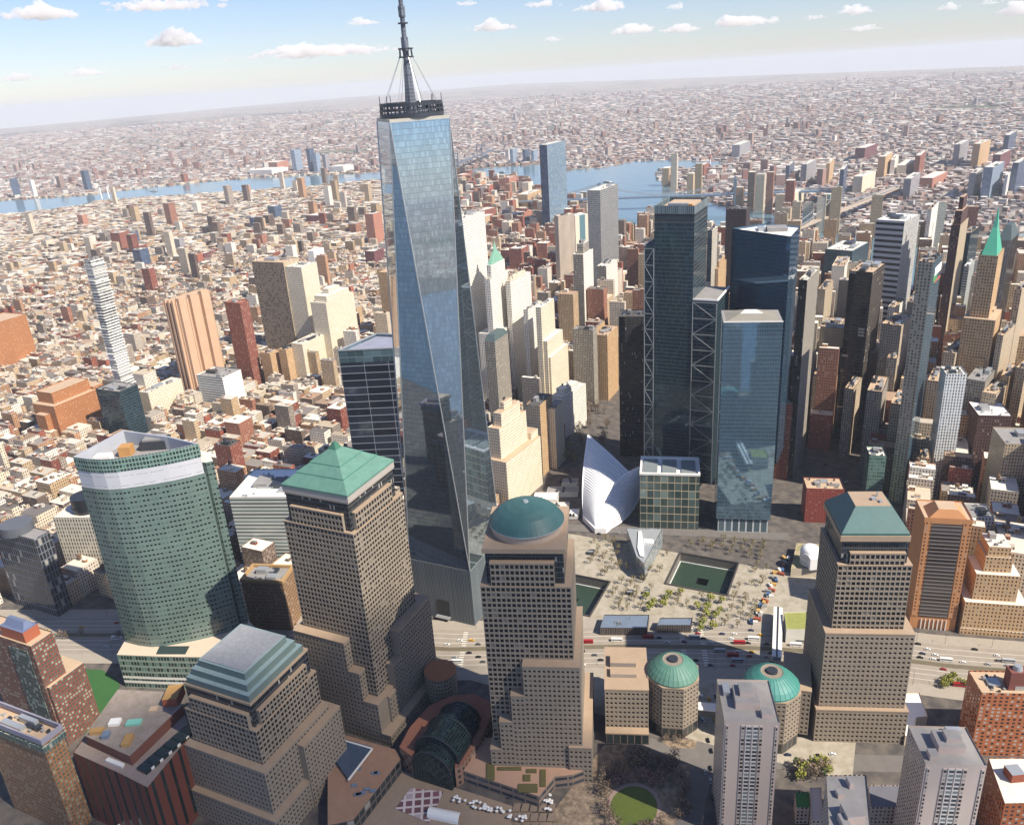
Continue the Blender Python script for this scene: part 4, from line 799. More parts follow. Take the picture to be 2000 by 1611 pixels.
m = MB(SHELL); q = [P3(x, y, 3)[:2] for x, y in ((1138, 1012), (1162, 1037), (1184, 1037), (1240, 990), (1250, 940), (1205, 925), (1150, 950))]; m.prism(ccw([tuple(p) for p in q]), 0, 6, 0, 0); m.build('base_wall', OC)
# museum pavilion
e, l, o = poly_thing('museum_pavilion', 'angular grey glass museum pavilion with a white highlight painted on its roof', 'museum', [(1224, 1031), (1294, 1032), (1278, 1062), (1259, 1101), (1243, 1086)], 19, S('pavilion_glass', 'a7adb0', '6f7a80', bay=3, fl=4, w=.9, h=.9, blind=.1, gr=.1, gm=.3, bump=.05), plain('pavilion_metal', C('aeb2b4'), .4, .3))
m = MB(WHITE); q = [np.array(at(x, y, 19.3))-o for x, y in ((1247, 1037), (1253, 1037), (1257, 1062), (1258, 1088), (1250, 1085), (1245, 1070))]; m.prism(ccw([tuple(p) for p in q]), 18, 19.6); q = [np.array(at(x, y, 19.3))-o for x, y in ((1257, 1052), (1277, 1054), (1275, 1062), (1257, 1060))]; m.prism(ccw([tuple(p) for p in q]), 18, 19.8); m.build('roof_highlight', e)  # white roof slabs paint in the bright highlight on the metal
LOWW = S('entry_screen', '5f5652', '3a3836', bay=2, fl=9, w=.5, h=.9, blind=0, bump=.2); SLATE = plain('slate_blue_roof', C('6d7a8c'), .6, var=.2)
poly_thing('entry_pavilion', 'long low slate-roofed entry building beside the highway', 'building', [(1172, 1225), (1180, 1200), (1268, 1200), (1264, 1226)], 8, LOWW, SLATE)
poly_thing('entry_pavilion', 'shorter low slate-roofed entry building next to the yellowing trees', 'building', [(1283, 1220), (1290, 1206), (1352, 1206), (1350, 1220)], 8, LOWW, SLATE)
for i, (x, y) in enumerate(((1231, 1154), (1263, 1154), (1154, 1076))): poly_thing('vent_pavilion', ['small white vent box on the plaza nearest the highway buildings', 'small pale vent box on the plaza beside the lit pool', 'small grey vent box in the shade by the station'][i], 'kiosk', [(x-6, y+2), (x-5, y-3), (x+6, y-3), (x+6, y+2)], 3.5, STEEL, PALEMETAL)
# round white shrine on its podium, and the raised park
zp = 9; e, l, o = poly_thing('park_podium', 'pale raised park podium under the white domed shrine', 'terrace', [(1545, 1110), (1556, 1060), (1604, 1062), (1616, 1110)], zp, plain('podium_stone', C('c9bca6')), plain('park_deck', C('b7a98c'), var=.3, scale=.3, col2=C('7d7a52')))
c = at(1581, 1098, zp); e = plot('domed_shrine', 'small round white domed shrine above the construction site', 'church', c); sr = 9.0
m = MB(SHELL, S('shrine_band', 'e6e4de', '8f9294', bay=2, fl=5, w=.3, h=.6, blind=0)); m.cyl(0, 0, sr, sr, zp, zp+13, 28, 1, 0); m.build('drum', e)
m = MB(SHELL)
for k in range(6): a0, a1 = k*math.pi/12, (k+1)*math.pi/12; m.cyl(0, 0, sr*.95*math.cos(a0), max(.05, sr*.95*math.cos(a1)), zp+13+6*math.sin(a0), zp+13+6*math.sin(a1), 28, cap=False)
m.build('dome', e, smooth=True); m = MB(SHELL); m.box(-13, -6, -5, 5, zp, zp+12); m.box(-5, 5, -13, -7, zp, zp+8); m.build('corner_block', e)
poly_thing('white_vent_building', 'white angular building with planted roof beside the footbridge', 'building', [(1536, 1228), (1532, 1195), (1576, 1194), (1582, 1228)], 14, plain('white_concrete', C('dcd9d0')), plain('green_roof', C('8f9350'), var=.35, scale=.4))
# footbridge over the highway
e = plot('footbridge', 'long white covered footbridge spanning the highway beside the blue-green octagon roof', 'footbridge', at(1516, 1240, 8)); o = np.array(e.location[:2])
a, b = np.array(at(1517, 1285, 9))-o, np.array(at(1520, 1188, 9))-o; d = (b-a)/np.linalg.norm(b-a); n = np.array([-d[1], d[0]])
m = MB(WHITE, plain('bridge_glass', C('8b99a3'), .2)); 
def bar(m, a, b, w, z0, z1, mi=0, rm=None): m.prism(ccw([tuple(a+n*w/2), tuple(b+n*w/2), tuple(b-n*w/2), tuple(a-n*w/2)]), z0, z1, mi, mi if rm is None else rm, bot=True)
bar(m, a, b, 7, 5.5, 6.3); bar(m, a, b, 7.4, 10, 10.5); m.build('deck', e); m = MB(plain('bridge_glass', C('8b99a3'), .2)); bar(m, a, b, 6.2, 6.3, 10); m.build('glazing', e)
m = MB(STEEL); bar(m, a, b, 1.2, 10.5, 10.9); m.build('roof_spine', e)
for t in (.03, .5, .97): m = MB(PALEMETAL); p = a+(b-a)*t; m.box(p[0]-1, p[0]+1, p[1]-1, p[1]+1, 0, 5.5); m.build('pier', e)
# octagon halls with copper roofs and the wing between
def octagon(label, cpx, zt, rad_m, rot, cop, glassy):
    c = at(*cpx, zt); e = plot('octagonal_hall', label, 'hall', c, None); HERO.append([c+rad_m*np.array([math.cos(k*math.pi/4), math.sin(k*math.pi/4)]) for k in range(8)])
    P = [(rad_m*math.cos(rot+k*math.pi/4), rad_m*math.sin(rot+k*math.pi/4)) for k in range(8)]; w, g = MB(GRAN), MB(WGLASS)
    for k in range(8): quadgrid(w, g, P[k], P[(k+1) % 8], 9, zt-1.2, bay=2.9, fl=3.9); w.wall(P[k], P[(k+1) % 8], zt-1.2, zt)
    w.build('wall', e); q = g.build('glazing', e); q['kind'] = 'stuff'
    m = MB(S('octagon_base', '6d6058', '2a3030', bay=5, fl=9, w=.85, h=.85, blind=.05, gr=.1)); m.prism(P, 0, 9, cap=False); m.build('base_glazing', e)
    m = MB(GRAND); m.prism([(p[0]*1.01, p[1]*1.01) for p in P], zt, zt+.8); m.build('ledge', e)
    R = rad_m*.93; m = MB(cop, plain('roof_well', C('8a7f72'), .8, var=.3, scale=.5)); pf = [(R, .8), (R, 2.2), (R*.88, 5.2), (R*.7, 8.2), (R*.5, 10.6), (R*.4, 11.4)]
    for (r0, h0), (r1, h1) in zip(pf, pf[1:]): m.cyl(0, 0, r0, r1, zt+h0, zt+h1, 32, 0, cap=False)
    m.cyl(0, 0, R*.4, R*.36, zt+11.4, zt+11.0, 32, 1, 1); m.build('copper_roof', e); s = MB(plain('copper_seam', C('4a8473'), .6))
    for k in range(32): 
        a_ = 2*math.pi*k/32
        for (r0, h0), (r1, h1) in zip(pf[1:], pf[2:]): s.beam((r0*math.cos(a_), r0*math.sin(a_), zt+h0+.1), (r1*math.cos(a_), r1*math.sin(a_), zt+h1+.1), .13)
    s.build('roof_seam', e); m = MB(STEEL); m.cyl(0, 0, R*.2, R*.2, zt+11, zt+12.6, 12); m.build('vent', e)
z8 = rise(1322, 1436, 1341)
octagon('octagonal granite hall with a ribbed green copper roof left of the highway crossing', (1314, 1312), z8, 19.5, rad(180+9.5), COPPER, 0)
octagon('octagonal granite hall with a darker teal copper roof behind the pale apartment tower', (1506, 1336), z8, 20.5, rad(180+9.5), plain('copper_teal', C('44867f'), .55), 0)
L = Lot('granite_wing_building', 'low granite wing with rooftop sheds linking the domed tower to an octagon', 'building', 1181, 1267, -46, 1349, rise(1267, 1442, 1349), 9.5)
g = Granite(L); g.blk(0, 46, 0, L.b, 9, L.z, 'ab'); g.done(); m = MB(S('octagon_base', '6d6058', '2a3030')); m.box(-6, 44, 0, L.b-.5, 0, 9); m.build('base_glazing', L.o)
m = MB(GRAND); m.box(-6.3, 1, 0, L.b, 9, 10); m.build('terrace', L.o)
for k, (a0, a1) in enumerate(((12, 20), (23, 34))): m = MB(plain('shed_metal', C('9a9188'), .6), GRAND); m.box(a0, a1, 8, L.b-4, L.z, L.z+4+k, 0, 1); m.build('roof_shed', L.o)
L = Lot('granite_wing_building', 'granite side wing with plain roof between the teal octagon and hip-roofed tower', 'building', 1532, 1585, -40, 1352, z8*.95, 20); g = Granite(L); g.blk(0, 40, 0, L.b, 4, L.z, 'ab'); g.done()
# skybridge
e = plot('skybridge', 'white-roofed enclosed bridge between the octagon and the apartment tower', 'footbridge', at(1390, 1385, 12)); o = np.array(e.location[:2]); a, b = np.array(at(1364, 1378, 14))-o, np.array(at(1450, 1386, 14))-o; d = (b-a)/np.linalg.norm(b-a); n = np.array([-d[1], d[0]])
m = MB(WHITE); bar(m, a, b, 8, 13.5, 14.2); m.build('roof', e); m = MB(plain('bridge_dark_glass', C('39434c'), .2)); bar(m, a, b, 7, 8, 13.5); m.build('glazing', e)
# vaulted glass hall with its horseshoe terrace
e, l, o = poly_thing('horseshoe_terrace_building', 'low horseshoe building with a terracotta roof around the glass vault', 'building', [(780, 1458), (800, 1420), (838, 1378), (880, 1358), (925, 1354), (955, 1368), (962, 1390), (945, 1430), (905, 1490), (888, 1500), (892, 1460), (918, 1400), (880, 1385), (838, 1410), (815, 1455), (806, 1478)], 17, S('terrace_wall', '8d6f5c', '3a3330', bay=4, fl=5, w=.5, h=.5), plain('terracotta_deck', C('94634e'), .85, var=.15, scale=.2), roofpart=False)
p0, p1 = np.array(at(846, 1532, 0)), np.array(at(906, 1386, 22)); d = (p1-p0); ln = np.linalg.norm(d); d /= ln; n = np.array([-d[1], d[0]])
e = plot('glass_vault_hall', 'stepped barrel vault of dark green glass facing the waterfront plaza', 'hall', p0); VG = S('vault_glass', '2c403f', '0e1c20', bay=2.2, fl=2.2, w=.86, h=.86, blind=.06, gr=.07, gm=.25, jit=.02, pane=C('2f4848'), bump=.05)
def vault(e, t0, t1, R, zs, ns=18):
    m = MB(VG, STEEL); A = [(R*math.cos(math.pi*k/ns), zs+R*1.02*math.sin(math.pi*k/ns)) for k in range(ns+1)]; A = [(R, 0)]+A+[(-R, 0)]; u = 0
    for (x0, z0), (x1, z1) in zip(A, A[1:]):
        q0, q1 = -n*x0+d*t0, -n*x1+d*t0; r0, r1 = -n*x0+d*t1, -n*x1+d*t1; du = math.hypot(x1-x0, z1-z0)
        m.quad((*q0, z0), (*r0, z0), (*r1, z1), (*q1, z1), 0, [(0, u), (t1-t0, u), (t1-t0, u+du), (0, u+du)]); u += du
    for t in (t0, t1): 
        i = len(m.v); pts = [(*(-n*x+d*t), z) for x, z in A]; m.v += pts; m.f.append(tuple(range(i, i+len(pts)))); m.mi.append(0); m.uv += [(x+50, z) for x, z in A]
    m.build('vault', e); m = MB(STEEL)
    for t in (t0, t1):
        for (x0, z0), (x1, z1) in zip(A[1:-1], A[2:-1]): m.beam((*(-n*x0+d*t), z0), (*(-n*x1+d*t), z1), .45)
    m.build('arch_rim', e)
for t0, t1, R, zs in ((0, ln*.16, 15, 13), (ln*.16, ln*.55, 17.5, 17), (ln*.55, ln*.85, 16, 17), (ln*.85, ln, 13.5, 15)): vault(e, t0, t1, R, zs)
c = at(859, 1307, 26); e = plot('drum_building', 'round granite drum with a flat terracotta top at the tower foot', 'building', c); w, g = MB(GRAN), MB(WGLASS); P = [(12.5*math.cos(2*math.pi*k/16), 12.5*math.sin(2*math.pi*k/16)) for k in range(16)]
for k in range(16): quadgrid(w, g, P[k], P[(k+1) % 16], 3, 25, bay=2.4, fl=3.7)
w.build('wall', e); q = g.build('glazing', e); q['kind'] = 'stuff'; m = MB(plain('terracotta_roof', C('b3744f'), .85)); m.prism(P, 25, 25.8); m.build('roof', e)
# link deck between two granite towers
e, l, o = poly_thing('link_building', 'low connecting building with brown deck and a triangular glass roof', 'building', [(640, 1425), (772, 1463), (782, 1482), (690, 1600), (640, 1611)], 12, S('link_glass', '6b625a', '242b2e', bay=6, fl=6, w=.85, h=.75, blind=.05, gr=.1), plain('brown_deck', C('9c7a63'), var=.2, scale=.2), roofpart=False)
m = MB(S('roof_panes', '5a6a80', '2c3f58', bay=.12, fl=.12, w=.9, h=.9, blind=.1, gr=.1, gm=.3, bump=0)); q = [np.array(at(x, y, 13))-o for x, y in ((655, 1440), (727, 1461), (680, 1522), (650, 1480))]; m.prism(ccw([tuple(p) for p in q]), 12, 14.5); m.build('glass_roof', e)
m = MB(WHITE); q = [np.array(at(x, y, 15))-o for x, y in ((655, 1440), (727, 1461), (680, 1522))]; m.beam((*q[0], 14.6), (*q[1], 14.6), .5); m.beam((*q[1], 14.6), (*q[2], 14.6), .5); m.build('roof_rim', e)
m = MB(SLATE); rng = random.Random(4)
for k in range(9): p = np.array(at(700+rng.uniform(-6, 46), 1560-rng.uniform(0, 60), 12))-o; m.box(p[0], p[0]+2.5, p[1], p[1]+4, 12, 12.8)
m.build('roof_hatch', e)['kind'] = 'stuff'
e, l, o = poly_thing('terrace_podium', 'granite podium with a roof garden in front of the domed tower', 'building', [(886, 1498), (1052, 1554), (1083, 1516), (1118, 1512), (1150, 1500), (1150, 1440), (945, 1440)], 11, S('podium_wall', '8d7a6b', '333a40', bay=9, fl=5.5, w=.9, h=.45, blind=0, gr=.15), plain('terrace_stone', C('b49078'), var=.12, scale=.2), roofpart=False)
m = MB(plain('planter_green', C('5f5a34'), .95, var=.4, scale=.5))
for x0, y0, x1, y1 in ((950, 1490, 966, 1522), (972, 1497, 1018, 1503), (1028, 1501, 1048, 1508), (1022, 1512, 1036, 1524), (1012, 1530, 1050, 1546), (1055, 1502, 1066, 1535), (978, 1488, 1040, 1493)): q = [np.array(at(x, y, 11.6))-o for x, y in ((x0, y1), (x1, y1), (x1, y0), (x0, y0))]; m.prism(ccw([tuple(p) for p in q]), 11, 11.8)
m.build('planting_bed', e)['kind'] = 'stuff'
# ---------------------------------------------------------------- foreground left
zm = rise(395, 1562, 1432); BRN = S('market_brick', '6e3b2e', '1d2726', bay=9, fl=200, w=.3, h=.96, blind=0, gr=.15)
e, l, o = poly_thing('market_building', 'dark red market building with green glass strips and a busy two-level roof', 'building', [(142, 1468), (237, 1511), (288, 1537), (374, 1432), (357, 1384), (318, 1358), (230, 1353)], zm, BRN, plain('ring_roof', C('94857b'), var=.2, scale=.3))
q = [np.array(at(x, y, zm+7))-o for x, y in ((165, 1436), (253, 1476), (357, 1376), (318, 1350), (230, 1346))]; m = MB(plain('attic_red', C('6e4438')), plain('upper_roof', C('9a8d84'), var=.3, scale=.15, col2=C('7e7468'))); m.prism(ccw([tuple(p) for p in q]), zm-1, zm+7, 0, 1); m.build('upper_storey', e)
m = MB(WHITE, plain('sky_dark', C('1d2a2c'), .25))
for k in range(6):
    t0, t1 = (k+.05)/6, (k+.62)/6; a, b = np.array([266., 1499.]), np.array([368., 1411.]); w_ = np.array([18., 9.]); q = [a+(b-a)*t0, a+(b-a)*t1, a+(b-a)*t1+w_, a+(b-a)*t0+w_]; q = [np.array(at(*p, zm+1.5))-o for p in q]; m.prism(ccw([tuple(p) for p in q]), zm-1, zm+1.6, 1, 1)
    t0, t1 = (k+.66)/6, (k+1.0)/6; q = [a+(b-a)*t0, a+(b-a)*t1, a+(b-a)*t1+w_, a+(b-a)*t0+w_]; q = [np.array(at(*p, zm+1.2))-o for p in q]; m.prism(ccw([tuple(p) for p in q]), zm-1, zm+1.2)
m.build('skylight', e)['kind'] = 'stuff'
m = MB(ROOF['tan'], plain('mint_metal', C('7ec0ae'), .5), WHITE, plain('ochre_stain', C('a8834f')), SLATE)
for px, py, w, h, mi in ((262, 1412, 14, 30, 1), (225, 1412, 16, 22, 2), (208, 1438, 14, 14, 4), (250, 1448, 26, 16, 3), (190, 1430, 12, 26, 3), (300, 1385, 12, 16, 0)): c = np.array(at(px, py, zm+7))-o; m = MB(*m.mats); m.prism([(c[0]-w*.18, c[1]-h*.16), (c[0]+w*.18, c[1]-h*.16), (c[0]+w*.18, c[1]+h*.16), (c[0]-w*.18, c[1]+h*.16)], zm+6, zm+8+mi*.5, mi, mi); m.build('roof_plant', e)
m = MB(plain('attic_brick', C('8a4a35')), plain('ochre_stain', C('a8834f'))); c = np.array(at(336, 1356, zm+12))-o; m.box(c[0]-6, c[0]+9, c[1]-5, c[1]+5, zm+5, zm+13, 0, 1); m.build('penthouse', e)
m = MB(WHITE); q = [np.array(at(x, y, zm+.5))-o for x, y in ((205, 1484), (238, 1497), (243, 1490), (212, 1478))]; m.prism(ccw([tuple(p) for p in q]), zm-.9, zm+.6); m.build('roof_hatch', e)
GLB = S('brick_glass', '7d4a36', '46585a', bay=2.4, fl=3.1, w=.62, h=.55, blind=.3, pane=C('9db0a4'), gr=.15); GLG = S('green_bay', '56635f', '32403f', bay=2.2, fl=3.1, w=.8, h=.75, blind=.3, pane=C('a8b8ae'), gr=.12, gm=.2)
L = T('brick_and_glass_tower', 'brick and green glass apartment tower with a slanted blue roof house', 'apartment tower', -60, 60, 103, 1262, 92, 28, GLB, 'tan', plant=0)
m = MB(GLG); m.box(-.5, .5, 6, 26, 0, 86); m.build('glass_bay', L.o); m = MB(plain('brick_attic', C('a05a3e')), plain('blue_roof', C('66708c'), .5)); m.box(2, L.a-4, 8, 34, 91, 100, 0, 1); m.prism([(4, 10), (L.a-6, 10), (L.a-6, 32), (4, 32)], 100, 105, 1, 1, top=[(L.a*.4, 12), (L.a*.55, 12), (L.a*.55, 30), (L.a*.4, 30)]); m.build('roof_house', L.o)
m = MB(GLB, ROOF['tan']); m.box(1, L.a+13, -3, 30, 0, 55, 0, 1); m.build('lower_wing', L.o)
L = T('ochre_apartment_block', 'apartment block of ochre brick and green glass cut by the lower left corner', 'apartment building', -70, 83, -14, 1454, 78, 28, S('ochre_glass', '9a6b45', '51605a', bay=2.5, fl=3.1, w=.6, h=.55, blind=.3, pane=C('9aa897')), 'tan', plant=3)
m = MB(plain('roof_screen', C('8f8c99')), S('green_band', '6d8078', '3f4d4a', bay=2, fl=4, w=.8, h=.8, blind=.1)); m.parapet(-.6, L.a+.6, -.6, L.b+.6, 78, 4, 1, 0); m.parapet(-.9, L.a+.9, -.9, L.b+.9, 72, 4, 1, 1); m.build('cornice', L.o)
e, l, o = poly_thing('white_canopy', 'white tent canopy at the bottom edge beside the red market building', 'tent', [(228, 1611), (262, 1588), (318, 1612), (300, 1640), (230, 1640)], 8, WHITE, WHITE)
# waterfront plaza furniture
e, l, o = poly_thing('checkered_seating_deck', 'checkered maroon and white seating deck on the waterfront plaza', 'deck', [(772, 1578), (802, 1538), (866, 1545), (838, 1606)], .6, plain('deck_edge', C('8b7d74')), facade('checker_deck', C('cbbfbc'), C('6d4a50'), 6, 6, .72, .72, blind=.2, bump=0, pane=C('b5aeb0')), roofpart=False)
c = at(868, 1590, 2); e = plot('white_boat_tent', 'rounded white tent on the plaza edge below the glass vault', 'tent', c); m = MB(WHITE)
for k in range(8): a0, a1 = math.pi*k/8, math.pi*(k+1)/8; b_ = bear(20); cc = np.array([b_[1], -b_[0]]); m.quad(*[(*(b_*s*11+cc*4*math.cos(t)), 5*math.sin(t)) for s, t in ((-1, a0), (1, a0), (1, a1), (-1, a1))])
m.build('canopy', e); m = MB(PALEMETAL); m.box(-1, 1, -1, 1, 0, 4.6); m.build('pole', e)
# ---------------------------------------------------------------- apartment slabs at lower right
def gateway(label, N, a, b, z, brg, front='a'):
    o = Lot('concrete_apartment_tower', label, 'apartment tower', -b, 0, -a, 0, z, brg, 'concrete apartment slabs', N=N); A, B = o.a, o.b
    cw = plain('pale_concrete', C('c3b2a8'), .8, var=.08); m = MB(cw, F_['concrete']); pb = [(0, 0), (A, 0), (A, B), (0, B)]
    for k in range(4): m.wall(pb[k], pb[(k+1) % 4], 0, z, 0 if (k == 3 if front == 'a' else k == 0) else 1)
    m.build('wall', o.o); ln = B if front == 'a' else A
    WB = facade('gateway_window', C('bdaea5'), C('25262b'), 2.3, 2.95, .78, .6, blind=.2, bump=.3); BB = facade('gateway_balcony', C('cfc9c4'), C('3a3b40'), 4.4, 2.95, .8, .62, blind=.3, bump=.6, pane=C('7d8786'))
    for nm, cols, mt in (('window_column', ((.035, .075), (.30, .36), (.63, .69), (.93, .97)), WB), ('balcony_bay', ((.385, .485), (.505, .605)), BB)):
        for f0, f1 in cols:
            m = MB(mt, cw)
            if front == 'a': m.box(-.35, .1, ln*f0, ln*f1, 0, z-3, 0, 1)
            else: m.box(ln*f0, ln*f1, -.35, .1, 0, z-3, 0, 1)
            m.build(nm, o.o)
    r = MB(ROOF['grey']); r.ngon([(x, y, z-1) for x, y in pb]); r.build('roof', o.o)
    m = MB(cw, ROOF['grey'], PALEMETAL); m.box(A*.3, A*.75, B*.3, B*.75, z-1, z+4, 0, 1); m.box(A*.45, A*.7, B*.4, B*.65, z+4, z+7, 0, 1); m.box(A*.1, A*.25, B*.1, B*.3, z-1, z+2.5, 0, 1); m.box(A*.6, A*.85, B*.8, B*.93, z-1, z+2, 2, 2); m.build('roof_plant', o.o); return o
zg = 92; N = np.array(at(1523, 1410, zg)); bl = reach(N, bear(9.5), zg, 1415)
gateway('pale concrete apartment slab with window columns in front of the teal octagon', N, 36, bl, zg, 9.5)
N = np.array(at(1808, 1490, zg)); bl = reach(N, bear(189.5), zg, 1928); gateway('pale concrete apartment slab beside the white roofed low hall at lower right', N, bl, 28, zg, 99.5, 'b')
zg2 = 96; e, l, o = poly_thing('concrete_apartment_tower', 'grey-roofed apartment slab of which mostly the roof shows, at the bottom edge', 'apartment tower', [(1614, 1513), (1692, 1512), (1706, 1660), (1622, 1660)], zg2, F_['concrete'], ROOF['grey']); e['group'] = 'concrete apartment slabs'
m = MB(plain('pale_concrete', C('c3b2a8')), ROOF['grey'], PALEMETAL); 
for px, py, w, h, z in ((1666, 1580, 9, 9, 5), (1640, 1545, 4, 3, 2), (1660, 1522, 5, 2, 3), (1650, 1600, 8, 4, 3)): c = np.array(at(px, py, zg2+z))-o; m.box(c[0]-w/2, c[0]+w/2, c[1]-h/2, c[1]+h/2, zg2-1, zg2+z, 0, 1)
m.build('roof_plant', e)
poly_thing('low_apartment_block', 'low grey apartment block between two pale slabs', 'apartment building', [(1696, 1532), (1764, 1532), (1768, 1575), (1702, 1575)], 20, F_['concrete'], plain('slate_grey_roof', C('6a6a72'), var=.15))
poly_thing('low_apartment_block', 'low apartment block with a green rooftop court at the bottom edge', 'apartment building', [(1553, 1545), (1580, 1545), (1582, 1576), (1556, 1576)], 14, F_['concrete'], plain('court_green', C('2f6a35'), .9))
poly_thing('low_hall', 'low hall with a blank pinkish roof next to the green rooftop court', 'building', [(1582, 1537), (1604, 1537), (1608, 1600), (1586, 1600)], 18, F_['concrete'], plain('pinkish_roof', C('b9a79c')))
poly_thing('white_roofed_hall', 'low hall with a bare bright white roof beside the hip-roofed tower', 'building', [(1768, 1436), (1768, 1352), (1796, 1352), (1812, 1398), (1790, 1400), (1784, 1434)], 9, plain('hall_wall', C('b8a893')), ROOF['white'])
BO = S('orange_apartments', 'b06a42', '2f2a2c', bay=3.6, fl=3.0, w=.5, h=.5, blind=.35, pane=C('cfc7bb'))
L = T('orange_brick_apartments', 'orange brick apartment block with rows of white windows at the right edge', 'apartment building', -22, 1918, -60, 1352, rise(1930, 1474, 1352), 99.5, BO, 'tan', plant=4)
m = MB(plain('maroon_tower', C('7d4a40')), PALEMETAL); m.box(L.a*.3, L.a*.48, 4, 12, L.z-1, L.z+13, 0); m.cyl(L.a*.39, 8, 3.2, 2.4, L.z+13, L.z+16, 12, 1); m.build('stair_tower', L.o)
e, l, o = poly_thing('white_roofed_brick_block', 'brick block with a pale roof and small red penthouse in the lower right corner', 'apartment building', [(1931, 1479), (2040, 1479), (2060, 1566), (1963, 1568)], 48, S('brick_amber', '9a5730', '2a2224', bay=3.4, fl=3.1, w=.5, h=.5, blind=.2), ROOF['pale'])
m = MB(plain('red_penthouse', C('8a4a35')), PALEMETAL); c = np.array(at(1982, 1505, 52))-o; m.box(c[0]-4, c[0]+4, c[1]-4, c[1]+4, 47, 53, 0, 1); m.build('penthouse', e)
# construction ground east of the station
rng = random.Random(9); WC = plain('site_white', C('d8d4cc')); 
for k, (x, y, w, h, z) in enumerate(((1065, 968, 46, 14, 9), (1098, 955, 60, 10, 7), (1090, 985, 40, 10, 5), (1112, 938, 30, 8, 10), (1120, 1000, 18, 14, 4), (1060, 990, 20, 10, 12))):
    e, l, o = poly_thing('site_shed', ['long white shed on the building site behind the green dome', 'wide grey shed on the site between the art deco block and station', 'low pale shed nearest the green dome', 'far grey shed beside the courthouse trees', 'small white shed by the station foot', 'taller white shed left on the building site'][k], 'shed', [(x-w/2, y+h/2), (x-w/2+3, y-h/2), (x+w/2+3, y-h/2), (x+w/2, y+h/2)], z, WC, ROOF[('white', 'grey', 'pale', 'grey', 'white', 'white')[k]])
    m = MB(STEEL); 
    for _ in range(4): p = l[rng.randrange(4)]; t = rng.uniform(.2, .7); m.box(p[0]*t, p[0]*t+3, p[1]*t, p[1]*t+2, z-.9, z+1.5)
    m.build('roof_plant', e)['kind'] = 'stuff'

# ---------------------------------------------------------------- the wider city: many plain blocks
PAL_WALL = [C(h) for h in ('c9b191', 'b98f6e', 'a3705a', '8c4f40', 'd9cbb4', 'e3dccf', '9b8f84', '7c6a5e', 'bda27f', 'a8604a', 'cfc3b3', '6c5a52')]
PAL_ROOF = [C(h) for h in ('e9e3d6', 'd5ccbd', 'b3aaa0', '8f8780', 'e6dfd0', 'c7b7a0', '6f6a66', 'a98f78')]
TW_ = facade('block_wall', None, C('2f2c2d'), 2.7, 3.6, .42, .5, blind=.15, tone=True, bump=0, var=.1)
TR_ = plain('block_roof', None, .85, tone=True, var=.15, scale=.3)
TF_ = plain('far_block', None, .9, tone=True, var=.08, scale=.02)
def boxes(name, rows, far=False):
    """rows: x, y, z0, w, d, h, angle, wall tone, roof tone -> one mesh"""
    n = len(rows); A = np.array([r[:7] for r in rows], float); wt = np.array([r[7] for r in rows]); rt = np.array([r[8] for r in rows])
    c, s = np.cos(A[:, 6]), np.sin(A[:, 6]); V = np.zeros((n, 8, 3)); k = 0
    for zz in (0, 1):
        for sx, sy in ((-1, -1), (1, -1), (1, 1), (-1, 1)):
            lx, ly = sx*A[:, 3]/2, sy*A[:, 4]/2; V[:, k, 0] = A[:, 0]+lx*c-ly*s; V[:, k, 1] = A[:, 1]+lx*s+ly*c; V[:, k, 2] = A[:, 2]+zz*A[:, 5]; k += 1
    Fq = np.array([[0, 1, 5, 4], [1, 2, 6, 5], [2, 3, 7, 6], [3, 0, 4, 7], [4, 5, 6, 7]]); F = (Fq[None]+8*np.arange(n)[:, None, None]).reshape(-1, 4)
    me = bpy.data.meshes.new(name); me.vertices.add(8*n); me.vertices.foreach_set('co', V.ravel()); me.loops.add(20*n); me.loops.foreach_set('vertex_index', F.ravel().astype(np.int32))
    me.polygons.add(5*n); me.polygons.foreach_set('loop_start', np.arange(0, 20*n, 4, dtype=np.int32)); 
    try: me.polygons.foreach_set('loop_total', np.full(5*n, 4, dtype=np.int32))
    except Exception: pass
    U = np.zeros((n, 5, 4, 2)); off = RNG.integers(0, 50, n)*2.7
    for f in range(4):
        ln = A[:, 3] if f % 2 == 0 else A[:, 4]
        ln = np.maximum(1, np.round(ln/2.7))*2.7
        U[:, f, 0, 0] = off; U[:, f, 3, 0] = off; U[:, f, 1, 0] = off+ln; U[:, f, 2, 0] = off+ln; U[:, f, 2, 1] = A[:, 5]; U[:, f, 3, 1] = A[:, 5]
    ul = me.uv_layers.new(name='UVMap'); ul.data.foreach_set('uv', U.astype(np.float32).ravel())
    ca = me.color_attributes.new('tone', 'FLOAT_COLOR', 'CORNER'); T_ = np.ones((n, 5, 4, 4), np.float32); T_[:, :4, :, :3] = wt[:, None, None, :]; T_[:, 4, :, :3] = rt[:, None, :]
    ca.data.foreach_set('color', T_.ravel()); mi = np.tile(np.array([0, 0, 0, 0, 1], np.int32), n)
    for m in ((TF_, TF_) if far else (TW_, TR_)): me.materials.append(m)
    me.polygons.foreach_set('material_index', mi); me.polygons.foreach_set('use_smooth', np.zeros(5*n, bool)); me.update(calc_edges=True); me.validate()
    o = bpy.data.objects.new(name, me); COL.objects.link(o); return o
def near_hero(p, r):
    for h in HB:
        if (p[0]-h[0])**2+(p[1]-h[1])**2 < (h[2]+r)**2:
            q = h[3]; c = np.mean(q, axis=0)
            if inside(p, [c+(np.array(v)-c)*(1+(r+2)/max(8, h[2])) for v in q]): return True
    return False
BRK = [at(x, y, 0) for x, y in far]
farx = sorted([(x, y) for x, y in far if not (1280 < x < 1425 and y < 335) and not (x > 1500 and x < 1540 and y > 425)])
